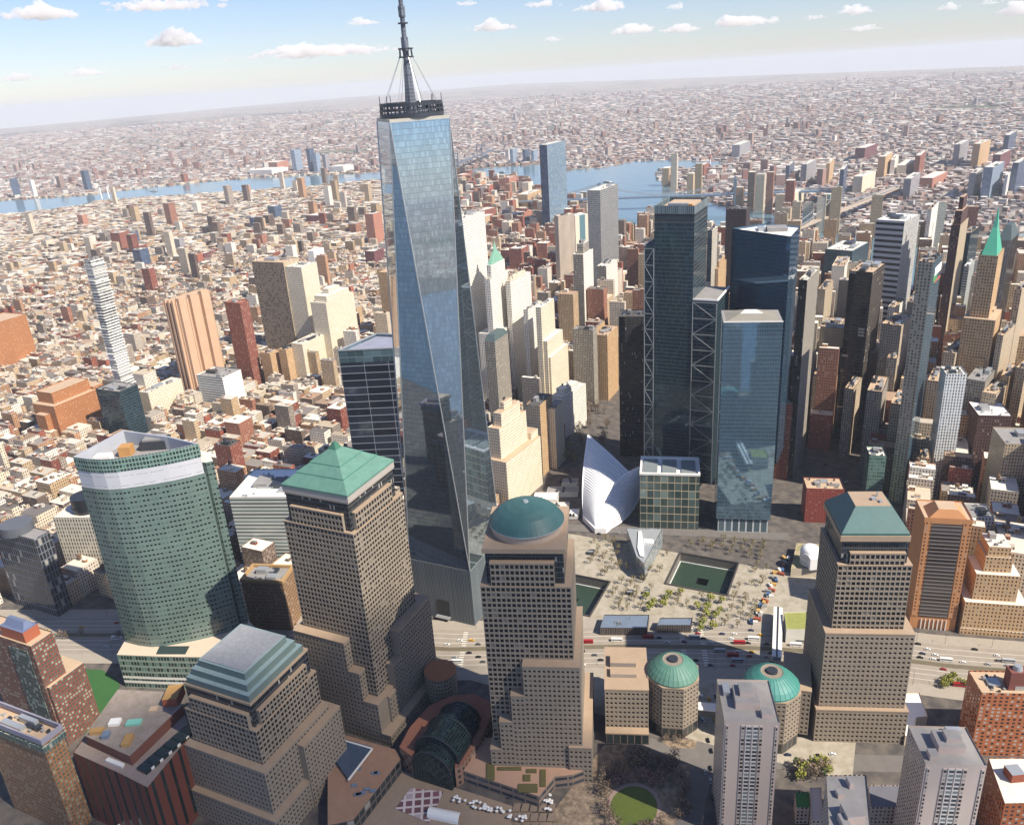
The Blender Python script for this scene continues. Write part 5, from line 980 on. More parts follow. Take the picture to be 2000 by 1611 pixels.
def far_side(p):
    u, v, d = pix(p[0], p[1], 0)
    return d > 1000 and v < float(np.interp(u, [q[0] for q in farx], [q[1] for q in farx]))-1.5
lots = []; OPEN = [sight([(-300, 1180), (480, 1180), (800, 1180), (960, 1010), (1035, 925), (1100, 880), (1200, 860), (1280, 880), (1400, 900), (1560, 950), (1660, 960), (1720, 1000), (1800, 1180), (1900, 1180), (2300, 1180), (2300, 1900), (-400, 1900)]),
        sight([(1085, 905), (1105, 850), (1150, 790), (1200, 740), (1290, 760), (1420, 780), (1420, 930), (1250, 930), (1150, 915)]), sight([(1575, 960), (1590, 880), (1650, 860), (1690, 900), (1690, 960)])]
PARKS = [sight([(300, 520), (380, 512), (400, 520), (310, 530)]), sight([(1210, 555), (1260, 540), (1262, 575), (1215, 580)])]
def add_lots():
    pass
HB = []
def lot_fill():
    for q in HERO: c = np.mean(q, axis=0); HB.append((c[0], c[1], max(np.linalg.norm(np.array(v)-c) for v in q), q))
    rng = random.Random(11); bw, bl, st = 58, 130, 13
    for gi in range(-6, 56):
        for gj in range(-18, 60):
            a0 = gi*(bl+st)+30*((gj*7) % 5)-60; b0 = gj*(bw+st)
            cx, cy = gxy(a0+bl/2, b0+bw/2); u, v, d = pix(cx, cy, 10)
            if d < 200 or not (-350 < u < 2400 and 330 < v < 1700): continue
            dist = math.hypot(cx-CAM[0], cy-CAM[1]); rough = 1.0 if dist < 2400 else (1.25 if dist < 3400 else 1.6)
            south = cy < -.28*cx-40; zone = rng.random()
            for row in (0, 1):
                x = 0
                while x < bl-4:
                    w = rng.choice((6.5, 7.5, 9, 11, 14, 18, 25))*rough*(1.25 if south else 1); w = min(w, bl-x)
                    if w < 5: break
                    dp = bw/2-rng.uniform(1, 9); ca = a0+x+w/2; cb = b0+(dp/2 if row == 0 else bw-dp/2); x += w
                    p = gxy(ca, cb)
                    if inside(p, RIVER) or any(inside(p, o) for o in OPEN) or any(inside(p, o) for o in PARKS) or near_hero(p, max(w, dp)*.42): continue
                    uu, vv, dd = pix(p[0], p[1], 15)
                    if not (-300 < uu < 2340 and vv < 1640) or p[0] > 7500 or far_side(p): continue
                    if vv < 340 and uu > 700: continue
                    h = rng.uniform(17, 36) if dist < 1500 else (rng.uniform(14, 26) if dist < 3200 else (rng.uniform(8, 16) if dist < 4300 else rng.uniform(5, 9))); t = rng.random()
                    if t > (.955 if dist < 3200 else (.985 if dist < 4300 else 2)): h = rng.uniform(34, 56)
                    if t > .991 and dist < 4300: h = rng.uniform(60, 95)
                    if south: w = max(w, min(rng.uniform(14, 30), bl-x+w)) if False else w; h = rng.uniform(45, 92) if t < .55 else rng.uniform(85, 140)
                    if 1640 < uu < 2000 and south and dist < 1050: h = min(h, rng.uniform(40, 78))
                    red = (dist > 1400 and 850 < uu < 1260)
                    wi = rng.choices(range(12), weights=(4, 3, 2 if not red else 9, 1.5 if not red else 8, 5, 4, 2, 2, 4, 1.2 if not red else 8, 3, 1))[0]
                    if red and t > .8: h = rng.uniform(40, 60)
                    ri = rng.choices(range(8), weights=(5, 5, 4, 3, 4, 4, 2, 3))[0]
                    lots.append([p[0], p[1], 0, w-.3, dp, h, -rad(GRID), wi, ri, uu, vv, dist])
lot_fill()
lots.sort(key=lambda r: r[11]/(r[5]+12)**.35+(0 if 0 < r[9] < 2000 else 1e6))
NEARN = 300; nearl, farl = lots[:NEARN], lots[NEARN:]
rng = random.Random(5); rows = []
for r in farl:
    wc = np.array(PAL_WALL[r[7]])*rng.uniform(.8, 1.12); rc = np.array(PAL_ROOF[r[8]])*rng.uniform(.65, 1.0)
    rows.append([*r[:7], wc, rc])
    for _ in range(rng.choice((1, 1, 2, 3)) if r[11] < 2600 else 0):
        w = rng.uniform(2.5, 6); c, s = math.cos(r[6]), math.sin(r[6]); lx, ly = rng.uniform(-.35, .35)*r[3], rng.uniform(-.35, .35)*r[4]
        rows.append([r[0]+lx*c-ly*s, r[1]+lx*s+ly*c, r[5], w, rng.uniform(2.5, 6), rng.uniform(1.5, 4), r[6], np.array(PAL_WALL[rng.randrange(12)]), np.array(PAL_ROOF[rng.randrange(8)])])
o = boxes('low_rise_blocks', rows); o['kind'] = 'stuff'; o['label'] = 'mass of low city blocks with pale roofs stretching to the river'
# the nearest three hundred stand as buildings of their own
LAND = [('staggered white tower', 180, 700), ('windowless tan tower', 360, 760), ('dark red brick tower', 475, 750), ('checkered slab', 555, 690), ('cream setback tower', 650, 670), ('white boxy block', 425, 790), ('dark glass hotel', 230, 830), ('orange stepped block', 120, 860), ('orange edge slab', 20, 760), ('curved green block', 270, 870), ('white gridded tower', 150, 1040), ('dark gridded tower', 40, 1060), ('striped office block', 500, 960), ('copper pyramid', 655, 900), ('slate blue tower', 715, 850), ('art deco block', 990, 900), ('black hotel slab', 1236, 850), ('bronze slab', 1580, 850), ('black steel tower', 1690, 800), ('slim white tower', 1850, 900), ('red-brown block', 1940, 930), ('orange framed tower', 1850, 1050), ('slender pale tower', 1790, 850), ('grey gothic block', 1140, 740), ('gothic tower', 970, 760), ('green copper pyramid tower', 1935, 620), ('cream courthouse', 1120, 830), ('brick slab', 440, 900), ('silver bank tower', 1750, 560), ('tan setback block', 1950, 1150), ('split-level tower', 1480, 700), ('rippled silver tower', 1180, 600)]
CN = ['beige', 'tan', 'brown-red', 'brick red', 'cream', 'off-white', 'grey', 'dark brown', 'sand', 'rust red', 'pale grey', 'dusky brown']; RN = ['cream', 'pale', 'light grey', 'grey', 'white', 'sandy', 'dark grey', 'tan']
wallm = [facade('loft_wall_'+CN[i].replace('-', '_').replace(' ', '_'), PAL_WALL[i], C('2d2b2c'), 2.7, 3.6, .44, .52, blind=.15, bump=.25) for i in range(12)]; roofm = [plain('loft_roof_'+RN[i].replace(' ', '_'), PAL_ROOF[i], .85, var=.2, scale=.25) for i in range(8)]
TANK = plain('tank_wood', C('6d5543'), .9, var=.3, scale=.5); SEEN = {}; ORD = ['', 'second ', 'third ', 'fourth ', 'fifth ', 'sixth ', 'seventh ', 'eighth ', 'ninth ', 'tenth ']
for r in nearl:
    x, y, z0, w, d, h, ang, wi, ri, u, v, dist = r; k = min(LAND, key=lambda l: (l[1]-u)**2+(l[2]-v)**2); du, dv = u-k[1], v-k[2]
    rel = ('right of' if du > 0 else 'left of') if abs(du) > abs(dv) else ('in front of' if dv > 0 else 'behind'); hn = 'low' if h < 24 else ('mid-height' if h < 40 else 'tall')
    nb = rng.choice((1, 1, 2)); tank = rng.random() < .35
    lab = f"{hn} {CN[wi]} building, {RN[ri]} roof{' and tank' if tank else ''}, {rel} the {k[0]}"
    SEEN[lab] = SEEN.get(lab, 0)+1; n = SEEN[lab]
    m = MB(wallm[wi]); pb = [(-w/2, -d/2), (w/2, -d/2), (w/2, d/2), (-w/2, d/2)]
    for i in range(4): m.wall(pb[i], pb[(i+1) % 4], 0, h)
    o = m.build('loft_building' if h < 40 else 'office_block', loc=(x, y, 0)); o.rotation_euler = (0, 0, ang); tag(o, ORD[min(n-1, 9)]+lab.replace(' building,', ',' if len(lab.split()) > 14 else ' building,'), 'building', 'low city buildings')
    q = MB(roofm[ri]); q.ngon([(*p, h-.7) for p in pb]); q.build('roof', o)
    for _ in range(nb):
        q = MB(wallm[rng.randrange(12)], roofm[rng.randrange(8)]); bx, by = rng.uniform(-.38, .2)*w, rng.uniform(-.38, .2)*d; q.box(bx, bx+min(.4*w, rng.uniform(3, 6)), by, by+min(.4*d, rng.uniform(3, 7)), h-.7, h+rng.uniform(1.6, 3.5), 0, 1); q.build('bulkhead', o)
    if tank:
        q = MB(TANK); q.cyl(w*.2, d*.2, 1.9, 1.9, h+1.6, h+5, 10, cap=False); q.cyl(w*.2, d*.2, 2.0, .1, h+5, h+6.4, 10); 
        for sx, sy in ((-1, -1), (1, -1), (1, 1), (-1, 1)): q.beam((w*.2+sx*1.3, d*.2+sy*1.3, h-.6), (w*.2+sx*1.3, d*.2+sy*1.3, h+1.7), .15)
        q.build('water_tank', o)
# far side of the river
rng = random.Random(21); rows = []; far_poly = RIVER
FW = [C(h) for h in ('ab9c94', '9c837a', '8d6a62', 'bdb2a8', 'ccc6c0', '8f8a8c', 'a58a7c', '967870')]; FR = [C(h) for h in ('aaa49f', 'd8d4d0', '908a88', '75706f', '8d7f78', 'a59b94')]
for ring, (r0, r1, sp) in enumerate(((1500, 3600, 32), (3600, 5200, 42), (5200, 7600, 60), (7600, 11000, 92), (11000, 17000, 160))):
    r = r0
    while r < r1:
        n = int(r*rad(70)/sp)
        for k in range(n):
            az = rad(58+70*(k+rng.random()*.8)/n); rr = r+rng.uniform(-.4, .4)*sp; p = (CAM[0]+rr*math.sin(az), CAM[1]+rr*math.cos(az))
            if not far_side(p) or inside(p, RIVER): continue
            if math.sin(p[0]*.0011+1.3)*math.sin(p[1]*.0013+.4) > .96: continue
            cl = math.sin(p[0]*.0019+p[1]*.0007)*math.sin(p[1]*.0023-p[0]*.0004+2); t = rng.random()
            w = rng.uniform(.3, .85)*sp; d = rng.uniform(.3, .7)*sp; h = rng.uniform(7, 14); wt = FW[rng.randrange(8)]; rt = FR[rng.randrange(6)]
            if t > .95: w *= 1.6; d *= 1.3; h = rng.uniform(8, 14); rt = FR[rng.randrange(2)]
            if cl > .5 and t < .1: h = rng.uniform(26, 52); w = rng.uniform(16, 40); d = rng.uniform(14, 22); wt = FW[rng.choice((1, 2, 6, 7))]
            elif t < .008: h = rng.uniform(30, 70); w = d = rng.uniform(18, 30)
            rows.append([p[0], p[1], ground_z(*p)-1, w, d, h, rad(rng.choice((12, 35, -20)))+cl, np.array(wt)*rng.uniform(.8, 1.1), np.array(rt)*rng.uniform(.8, 1.1)])
        r += sp*1.1
o = boxes('far_shore_blocks', rows, True); o['kind'] = 'stuff'; o['label'] = 'endless flat sprawl of city blocks beyond the river fading into haze'
print('lots', len(lots), 'far', len(rows))

# ---------------------------------------------------------------- bridges
def span_bridge(name, label, T, D, h, deck, dw, mat, stone=False, cable=True):
    """T: tower points along the line; D: deck end points beyond the towers"""
    e = plot(name, label, 'bridge', T[0]); o = np.array(e.location[:2]); d = (D[-1]-D[0])/np.linalg.norm(D[-1]-D[0]); n = np.array([-d[1], d[0]])
    m = MB(mat); pts = [D[0]]+T+[D[-1]]; q = [p-o for p in pts]
    for a, b in zip(q, q[1:]): m.prism(ccw([tuple(a+n*dw/2), tuple(b+n*dw/2), tuple(b-n*dw/2), tuple(a-n*dw/2)]), deck-4, deck, bot=True)
    m.build('deck', e)
    for t in T:
        m = MB(mat if not stone else plain('bridge_stone', C('9d8b78'), .85, var=.2)); t = t-o
        if stone:
            for s in (-1, 0, 1): c = t+n*s*dw*.48; m.prism(ccw([tuple(c+n*3+d*5), tuple(c-n*3+d*5), tuple(c-n*3-d*5), tuple(c+n*3-d*5)]), 0, h-8)
            m.prism(ccw([tuple(t+n*dw*.6+d*5.5), tuple(t-n*dw*.6+d*5.5), tuple(t-n*dw*.6-d*5.5), tuple(t+n*dw*.6-d*5.5)]), h-14, h)
        else:
            for s in (-1, 1): c = t+n*s*dw*.5; m.prism(ccw([tuple(c+n*2.5+d*4), tuple(c-n*2.5+d*4), tuple(c-n*2.5-d*4), tuple(c+n*2.5-d*4)]), 0, h)
            for z in (deck-10, deck+20, h-10): m.prism(ccw([tuple(t+n*dw*.5+d*3), tuple(t-n*dw*.5+d*3), tuple(t-n*dw*.5-d*3), tuple(t+n*dw*.5-d*3)]), z, z+6, bot=True)
        m.build('tower', e)
    for s in (-1, 1):
        m = MB(PALEMETAL)
        def run(a, za, b, zb, sag, k=14):
            P = [(*(a+(b-a)*i/k+n*s*dw*.46), za+(zb-za)*i/k-sag*4*(i/k)*(1-i/k)) for i in range(k+1)]
            for x, y in zip(P, P[1:]): m.beam(x, y, .9)
            for x in P[1:-1]: m.beam(x, (x[0], x[1], deck), .16)
        for a, b in zip(T, T[1:]): run(a-o, h-1, b-o, h-1, h-deck-6)
        run(D[0]-o, deck+2, T[0]-o, h-1, 12); run(T[-1]-o, h-1, D[-1]-o, deck+2, 12); m.build('cable', e)
T2 = np.array(at(1434, 403, 0)); dirm = np.array(at(1192, 411, 0))-T2; dirm /= np.linalg.norm(dirm); T1 = T2+dirm*448
span_bridge('suspension_bridge', 'grey steel suspension bridge with two tall towers over the river', [T1, T2], [T1+dirm*290, T2-dirm*330], rise(1434, 403, 348), 42, 34, plain('bridge_blue', C('65788c'), .6))
B2 = np.array(at(1611, 449, 0)); dA = np.array(at(1566, 440, 41)); dB = np.array(at(1735, 378, 30)); db = (dA-dB)/np.linalg.norm(dA-dB); B1 = B2+db*486
span_bridge('stone_towered_bridge', 'stone towered bridge whose long approach crosses the far waterfront', [B1, B2], [B1+db*330, B2-db*600], rise(1611, 449, 391), 38, 20, plain('bridge_tan', C('b5a593'), .8), stone=True)
W2 = np.array(at(938, 317, 0)); dw_ = np.array(at(884, 340, 0))-W2; dw_ /= np.linalg.norm(dw_)
span_bridge('truss_bridge', 'dark steel truss bridge emerging behind the tallest skyscraper', [W2+dw_*488, W2], [W2+dw_*900, W2-dw_*300], 100, 42, 30, plain('bridge_steel', C('6b6f7c'), .6))
# ---------------------------------------------------------------- far towers and housing slabs
FW_ = dict(navy=S('far_navy', '525e72', '36455c', bay=4, fl=4, w=.8, h=.7, blind=0, bump=0), blue=S('far_blue', '8e99a6', '68788c', bay=4, fl=4, w=.7, h=.7, blind=0, bump=0), tan=F_['punched_tan'], brick=S('far_brick', '8f5748', '5a3f3c', bay=3, fl=3, w=.4, h=.5, bump=0), pink=S('far_pink', 'b07a66', '6b4f48', bay=3, fl=3, w=.35, h=.45, bump=0),
           cream=F_['cream'], grey=S('far_grey', '9a979b', '5b5d66', bay=3, fl=3.4, w=.5, h=.55, bump=0), maroon=S('far_maroon', '6f4348', '4a3034', bay=3, fl=3, w=.4, h=.5, bump=0), white=S('far_white', 'dcd8d2', '8d8c8e', bay=3, fl=3.4, w=.4, h=.5, bump=0), teal=S('far_teal', '8fa8a3', '607c7a', bay=3, fl=4, w=.6, h=.6, bump=0))
for xl, xn, xr, yt, yb, br, w, lab in ((-2, 18, 33, 350, 386, 28, 'navy', 'dark blue tower pair at the far left river bank'), (55, 59, 66, 352, 386, 28, 'white', 'thin pale tower right of the dark blue pair by the river'), (156, 163, 172, 334, 374, 28, 'navy', 'lone navy tower on the far bank at left'), (352, 358, 366, 340, 358, 28, 'brick', 'red striped block on the far bank with a chimney behind'),
    (566, 574, 587, 293, 336, 28, 'blue', 'left blue glass tower of the far bank cluster'), (597, 603, 612, 291, 338, 28, 'navy', 'darkest glass tower in the far bank cluster'), (611, 616, 624, 300, 339, 28, 'blue', 'slim blue tower in the middle of the far bank cluster'), (628, 634, 641, 302, 336, 28, 'grey', 'grey tower closing the far bank cluster'), (512, 540, 562, 317, 330, 28, 'pink', 'brown warehouse left of the far bank cluster'), (487, 530, 562, 332, 343, 28, 'white', 'long white pier shed left of the far bank cluster'), (641, 670, 690, 325, 338, 28, 'white', 'long white shed right of the far bank cluster'),
    (995, 1001, 1010, 291, 321, 28, 'blue', 'blue tower above the river left of the waterfront tower'), (1020, 1026, 1034, 292, 319, 28, 'navy', 'navy tower beside a paler one above the river'), (1036, 1042, 1050, 294, 319, 28, 'blue', 'paler blue tower just left of the waterfront tower'), (1367, 1375, 1384, 322, 347, 28, 'brick', 'red block on the navy yard point'), (1384, 1392, 1398, 334, 350, 28, 'white', 'small white block under the navy yard chimney'),
    (1430, 1445, 1466, 283, 309, 28, 'grey', 'grey metal shed with a sloping roof beyond the steel bridge'), (1535, 1542, 1552, 323, 355, 28, 'navy', 'dark block right of the steel bridge tower'), (1565, 1576, 1595, 321, 358, 28, 'grey', 'grey apartment slab beyond the bridge approach'), (1614, 1621, 1630, 319, 364, 28, 'tan', 'tan tower behind the stone bridge tower'), (1641, 1649, 1656, 331, 400, 28, 'navy', 'tall slim blue tower beside the stone bridge approach'), (1667, 1685, 1711, 345, 380, 28, 'cream', 'cream stepped building by the bridge approach'),
    (1716, 1730, 1744, 306, 350, 28, 'tan', 'tan slab tower inland of the bridge approach'), (1752, 1770, 1789, 323, 344, 28, 'cream', 'cream courthouse block inland'), (1788, 1798, 1809, 304, 344, 28, 'brick', 'brown-red slab beside the cream inland block'), (1766, 1780, 1798, 349, 390, 28, 'grey', 'grey twin-faced tower above the low red rooftops'), (1864, 1876, 1893, 282, 326, 28, 'grey', 'grey tower at the left of the inland skyline'), (1901, 1915, 1936, 281, 330, 28, 'tan', 'brown tower in the inland skyline catching sun'), (1962, 1972, 1987, 264, 300, 28, 'navy', 'blue tower topping the inland skyline'), (1940, 1955, 1976, 302, 338, 28, 'maroon', 'maroon block in the inland skyline'),
    (1894, 1906, 1921, 338, 389, 28, 'grey', 'grey slab in front of the inland skyline'), (1922, 1940, 1963, 327, 390, 28, 'blue', 'broad blue-grey block in front of the inland skyline'), (1963, 1969, 1978, 342, 388, 28, 'white', 'pale slim tower beside the broad blue-grey block'), (1797, 1822, 1851, 348, 368, 28, 'pink', 'low red-brown block under the inland skyline'), (1531, 1550, 1571, 380, 407, 28, 'cream', 'cream riverside loft under the steel bridge'), (1608, 1622, 1641, 380, 403, 28, 'teal', 'pale teal riverside block beside the stone tower'), (1671, 1690, 1714, 289, 315, 28, 'maroon', 'dark brown housing slab far inland'), (1978, 1990, 2010, 318, 380, 28, 'navy', 'dark blue tower at the right edge of the inland skyline'), (1740, 1748, 1756, 312, 345, 28, 'white', 'white steeple-like tower inland'),
    (250, 259, 269, 453, 486, 28, 'navy', 'dark blue slab with a white edge in the low city'), (257, 272, 289, 488, 532, 28, 'navy', 'squat dark blue glass tower in the low city'), (338, 349, 359, 467, 500, 28, 'grey', 'grey slab with a lit side in the low city'), (389, 398, 412, 495, 516, 28, 'maroon', 'maroon block in the low city'), (712, 728, 745, 418, 488, 28, 'pink', 'tall pink-orange brick tower left of the tallest skyscraper'), (712, 730, 749, 491, 529, 28, 'maroon', 'maroon cube building under the pink brick tower'), (597, 622, 649, 421, 443, 28, 'maroon', 'long brown slab in the low city'), (486, 494, 503, 425, 454, 28, 'navy', 'rounded blue hotel tower in the low city'), (522, 535, 549, 403, 432, 28, 'navy', 'dark slab near the river bend'), (214, 232, 252, 455, 503, 28, 'brick', 'red-brown slab tower pair in the low city'), (150, 159, 169, 420, 443, 28, 'pink', 'orange-brown tower near the left river bank'),
    (891, 903, 917, 342, 372, 28, 'pink', 'pink brick tower beside the truss bridge'), (983, 994, 1008, 347, 382, 28, 'pink', 'tallest pink brick housing tower near the waterfront'), (1009, 1030, 1057, 380, 417, 28, 'tan', 'tan cubic housing block left of the waterfront tower'), (922, 940, 969, 412, 452, 40, 'brick', 'red brick housing block with lit south wall'), (971, 985, 1008, 403, 422, 28, 'brick', 'low red brick housing block behind another'), (985, 1000, 1039, 420, 443, 40, 'pink', 'wide pink brick housing block'), (994, 1018, 1032, 486, 541, 28, 'brick', 'brick housing row shaded on its west side'), (1039, 1050, 1060, 519, 557, 28, 'brick', 'left of two brick housing blocks by the pinstriped slab'), (1061, 1071, 1083, 519, 558, 28, 'brick', 'right of two brick housing blocks by the pinstriped slab'), (838, 850, 870, 370, 400, 28, 'pink', 'brick tower hidden behind the tallest skyscraper')):
    if lab.startswith('brick tower hidden'): continue
    T('distant_tower' if yb-yt > 24 else 'distant_block', lab, 'tower' if yb-yt > 24 else 'building', xl, xn, xr, yt, max(12, rise(xn, yb, yt)), br, FW_[w], 'pale', plant=1 if yb-yt > 30 else 0)
e = plot('striped_chimney', 'thin red and white chimney on the navy yard point', 'chimney', at(1386, 340, 0)); zc = rise(1386, 340, 292); m = MB(WHITE, plain('chimney_red', C('a9423a')))
for k in range(5): m.cyl(0, 0, 4-.4*k, 3.6-.4*k, zc*k/5, zc*(k+1)/5, 10, k % 2)
m.build('stack', e)
for i, (x, yb, yt) in enumerate(((199, 388, 366), (213, 387, 366))):
    e = plot('slim_chimney', ['left of two slim white riverside chimneys', 'right of two slim white riverside chimneys'][i], 'chimney', at(x, yb, 0)); m = MB(WHITE); m.cyl(0, 0, 4, 3, 0, rise(x, yb, yt), 10); m.build('stack', e)

# ---------------------------------------------------------------- trees
def leafmat(key, a, b):
    m, nt, p = newmat(key); g = nt.nodes.new('ShaderNodeNewGeometry'); n = nt.nodes.new('ShaderNodeTexWhiteNoise'); n.noise_dimensions = '1D'
    nt.links.new(g.outputs['Random Per Island'], n.inputs['W']); nt.links.new(mixc(nt, n.outputs[0], C(a), C(b)), p.inputs['Base Color']); p.inputs['Roughness'].default_value = .9; return m
BARK = plain('bark', C('5b4a3d'), .95)
def tree_mesh(kind, h, r, nleaf, size, mat, seed):
    rng = np.random.default_rng(seed); t = MB(BARK); t.cyl(0, 0, .28, .12, 0, h*.55, 6)
    for k in range(7): a = k*2.4; q = (r*.7*math.cos(a), r*.7*math.sin(a), h*(.62+.05*k)); t.beam((0, 0, h*(.3+.03*k)), q, .07)
    c = MB(mat)
    for _ in range(nleaf):
        d = rng.normal(size=3); d /= np.linalg.norm(d); rr = rng.random()**.4; p = np.array([d[0]*r*rr, d[1]*r*rr, h*.66+d[2]*h*.34*rr]); x = rng.normal(size=3); x /= np.linalg.norm(x); y = np.cross(x, rng.normal(size=3)); y /= np.linalg.norm(y); s = size*rng.uniform(.6, 1.3)
        c.quad(p-x*s-y*s, p+x*s-y*s, p+x*s+y*s, p-x*s+y*s)
    a, b = t.build('tmp', None), c.build('tmp', None); ma, mb_ = a.data, b.data; bpy.data.objects.remove(a); bpy.data.objects.remove(b); return ma, mb_
TREES = dict(oak=('oak_tree', tree_mesh('oak', 9, 3.4, 46, .42, leafmat('leaf_olive', '8a7c5a', '6f6a48'), 1)), bare=('bare_tree', tree_mesh('bare', 11, 4.2, 80, .38, leafmat('twig_grey', '6e5d4e', '8a7a68'), 2)), fresh=('leafing_tree', tree_mesh('fresh', 9, 3.8, 90, .55, leafmat('leaf_fresh', '7d8a35', '9a9440'), 3)), pink=('blossom_tree', tree_mesh('pink', 6.5, 3.0, 80, .45, leafmat('blossom_pink', 'a58478', '8a6a60'), 4)), green=('evergreen_tree', tree_mesh('green', 8, 2.8, 90, .55, leafmat('leaf_dark', '3f5a30', '55703a'), 5)))
def tree(kind, p, label, s=1.0, z=0.0):
    nm, (ma, mb_) = TREES[kind]; o = bpy.data.objects.new(nm, ma); COL.objects.link(o); o.location = (float(p[0]), float(p[1]), z); o.scale = (s, s, s); o.rotation_euler = (0, 0, rng.uniform(0, 6.28)); c = bpy.data.objects.new('crown', mb_); COL.objects.link(c); c.parent = o
    tag(o, label, 'tree', label.split(' in ')[0].split(' along ')[0].split(' around ')[0])
rng = random.Random(13); nt_ = 0
for i in range(-11, 40):
    for j in range(-34, -4):
        a, b = i*7.6-40, j*9.4; 
        if rng.random() < .42: continue
        p = gxy(a+rng.uniform(-1, 1), b+rng.uniform(-1, 1)); u, v, d = pix(p[0], p[1], 0)
        if not (1150 < u < 1500 and 1055 < v < 1235): continue
        if any(q[0]-7 < a < q[1]+7 and q[2]-7 < b < q[3]+7 for q in POOL): continue
        if 1215 < u < 1300 and v < 1110 or 1165 < u < 1360 and 1195 < v < 1230: continue
        if u > 1455-(v-1100)*.25 + 45: continue
        f = v > 1150 and 1260 < u < 1420 and rng.random() < .75
        tree('fresh' if f else 'oak', p, 'yellow-green leafing tree in the memorial plaza rows' if f else 'sparse olive oak in the memorial plaza rows', rng.uniform(.8, 1.1)); nt_ += 1
for k in range(44): x, y = rng.uniform(1095, 1190), rng.uniform(795, 905); tree('bare', at(x, y, 0), 'bare brown tree in the square behind the station', rng.uniform(1.1, 1.6))
for k in range(10): tree('fresh', at(rng.uniform(1085, 1125), rng.uniform(875, 905), 0), 'fresh green tree in the churchyard behind the station', 1.1)
for k in range(60):
    t = rng.uniform(0, 6.28); x, y = 1255+rng.uniform(68, 105)*math.cos(t), 1560+rng.uniform(52, 85)*math.sin(t)
    if y > 1640 or x < 1168: continue
    tree('bare', at(x, y, 0), 'leafless tree in the oval lawn garden', rng.uniform(.7, 1.1))
for k in range(26): tree('pink', at(rng.uniform(1185, 1300), rng.uniform(1512, 1535), 0), 'pinkish budding tree along the top of the oval lawn', rng.uniform(.8, 1.1))
for k in range(22): tree('bare', at(rng.uniform(1235, 1330), rng.uniform(1482, 1508), 0), 'leafless tree around the turning circle', rng.uniform(.8, 1.2))
for k in range(30): x = rng.uniform(120, 900); tree('bare', at(x, 1246+(x-120)*.028+rng.uniform(-4, 4), 0), 'bare median tree along the shaded highway', rng.uniform(.8, 1.1))
for k in range(10): tree('bare', at(1280+rng.uniform(0, 75), 1447+rng.uniform(-12, 14), 0), 'small planted tree in the pale forecourt', .55)
for k in range(14): tree(rng.choice(('green', 'bare', 'fresh')), at(rng.uniform(1545, 1620), rng.uniform(1494, 1530), 0), 'mixed garden tree in the apartment courtyard', rng.uniform(.8, 1.2))
for k in range(10): tree('fresh', at(rng.uniform(1840, 1890), rng.uniform(1322, 1345), 0), 'olive shrub tree in the sunlit roadside bed', .7)

# ---------------------------------------------------------------- vehicles
def car_mesh(col, L_=4.6, Wd=1.9, H=1.5, van=False):
    m = MB(plain('car_'+col[0], C(col[1]), .35), plain('car_window', C('1c2228'), .15), plain('tyre', C('1b1b1c'), .9)); h0 = H*(.56 if not van else .95)
    m.prism([(-L_/2, -Wd/2), (L_/2, -Wd/2), (L_/2, Wd/2), (-L_/2, Wd/2)], .35, h0, 0, 0, top=[(-L_/2+.1, -Wd/2+.08), (L_/2-.2, -Wd/2+.08), (L_/2-.2, Wd/2-.08), (-L_/2+.1, Wd/2-.08)])
    if not van: m.prism([(-L_*.38, -Wd*.44), (L_*.22, -Wd*.44), (L_*.22, Wd*.44), (-L_*.38, Wd*.44)], h0, H, 1, 0, top=[(-L_*.27, -Wd*.38), (L_*.1, -Wd*.38), (L_*.1, Wd*.38), (-L_*.27, Wd*.38)])
    else: m.box(-L_*.45, L_*.45, -Wd*.505, Wd*.505, H*.55, H*.8, 1)
    for sx in (-.3, .3):
        for sy in (-1, 1): m.box(L_*sx-.32, L_*sx+.32, sy*Wd*.46-.12, sy*Wd*.46+.12, 0, .66, 2)
    o = m.build('tmp'); me = o.data; bpy.data.objects.remove(o); return me
CARS = [(c[0], car_mesh(c)) for c in (('white', 'e8e8e6'), ('black', '18191c'), ('silver', 'a9adb0'), ('grey', '5c6064'), ('red', 'a3262a'), ('yellow', 'd9a62a'), ('navy', '27345a'))]
VANS = [(c[0], car_mesh(c, 9.5, 2.5, 3.2, True)) for c in (('white', 'e8e8e6'), ('red', 'b0282c'), ('silver', 'a9adb0'))]
def park(me, name, p, brg, label, grp=None, z=.2): o = bpy.data.objects.new(name, me); COL.objects.link(o); o.location = (float(p[0]), float(p[1]), z); o.rotation_euler = (0, 0, rad(90-brg)); tag(o, label, 'car' if name == 'car' else 'truck', grp)
rng = random.Random(31); used = []
def along(line, t):
    k = min(int(t), len(line)-2); p = line[k]+(line[k+1]-line[k])*(t-k); d = line[k+1]-line[k]; return p, d/np.linalg.norm(d)
for k in range(230):
    p, d = along(WEST, rng.uniform(.2, 6.4)); off = rng.choice((-23, -17.3, -11, -5.6, 5.6, 11, 17.3, 23)); p = p+np.array([-d[1], d[0]])*off; u, v, _ = pix(p[0], p[1], 0)
    if any(abs(p[0]-q[0])+abs(p[1]-q[1]) < 8 for q in used) or not (0 < u < 2000): continue
    used.append(p); b = math.degrees(math.atan2(d[0], d[1])); where = 'on the shaded highway by the curved green block' if u < 600 else ('on the highway below the tallest skyscraper' if u < 960 else ('on the highway beside the memorial plaza' if u < 1480 else 'on the sunlit wide highway by the orange tower')); big = rng.random() < .1
    c, me = rng.choices(VANS if big else CARS, weights=(3, 1, 2) if big else (5, 6, 4, 3, 1, 2, 1))[0]; park(me, 'truck' if big else 'car', p, b, f"{c} {'truck' if big else 'car'} {where}", f"{c} {'trucks' if big else 'cars'} {where}")
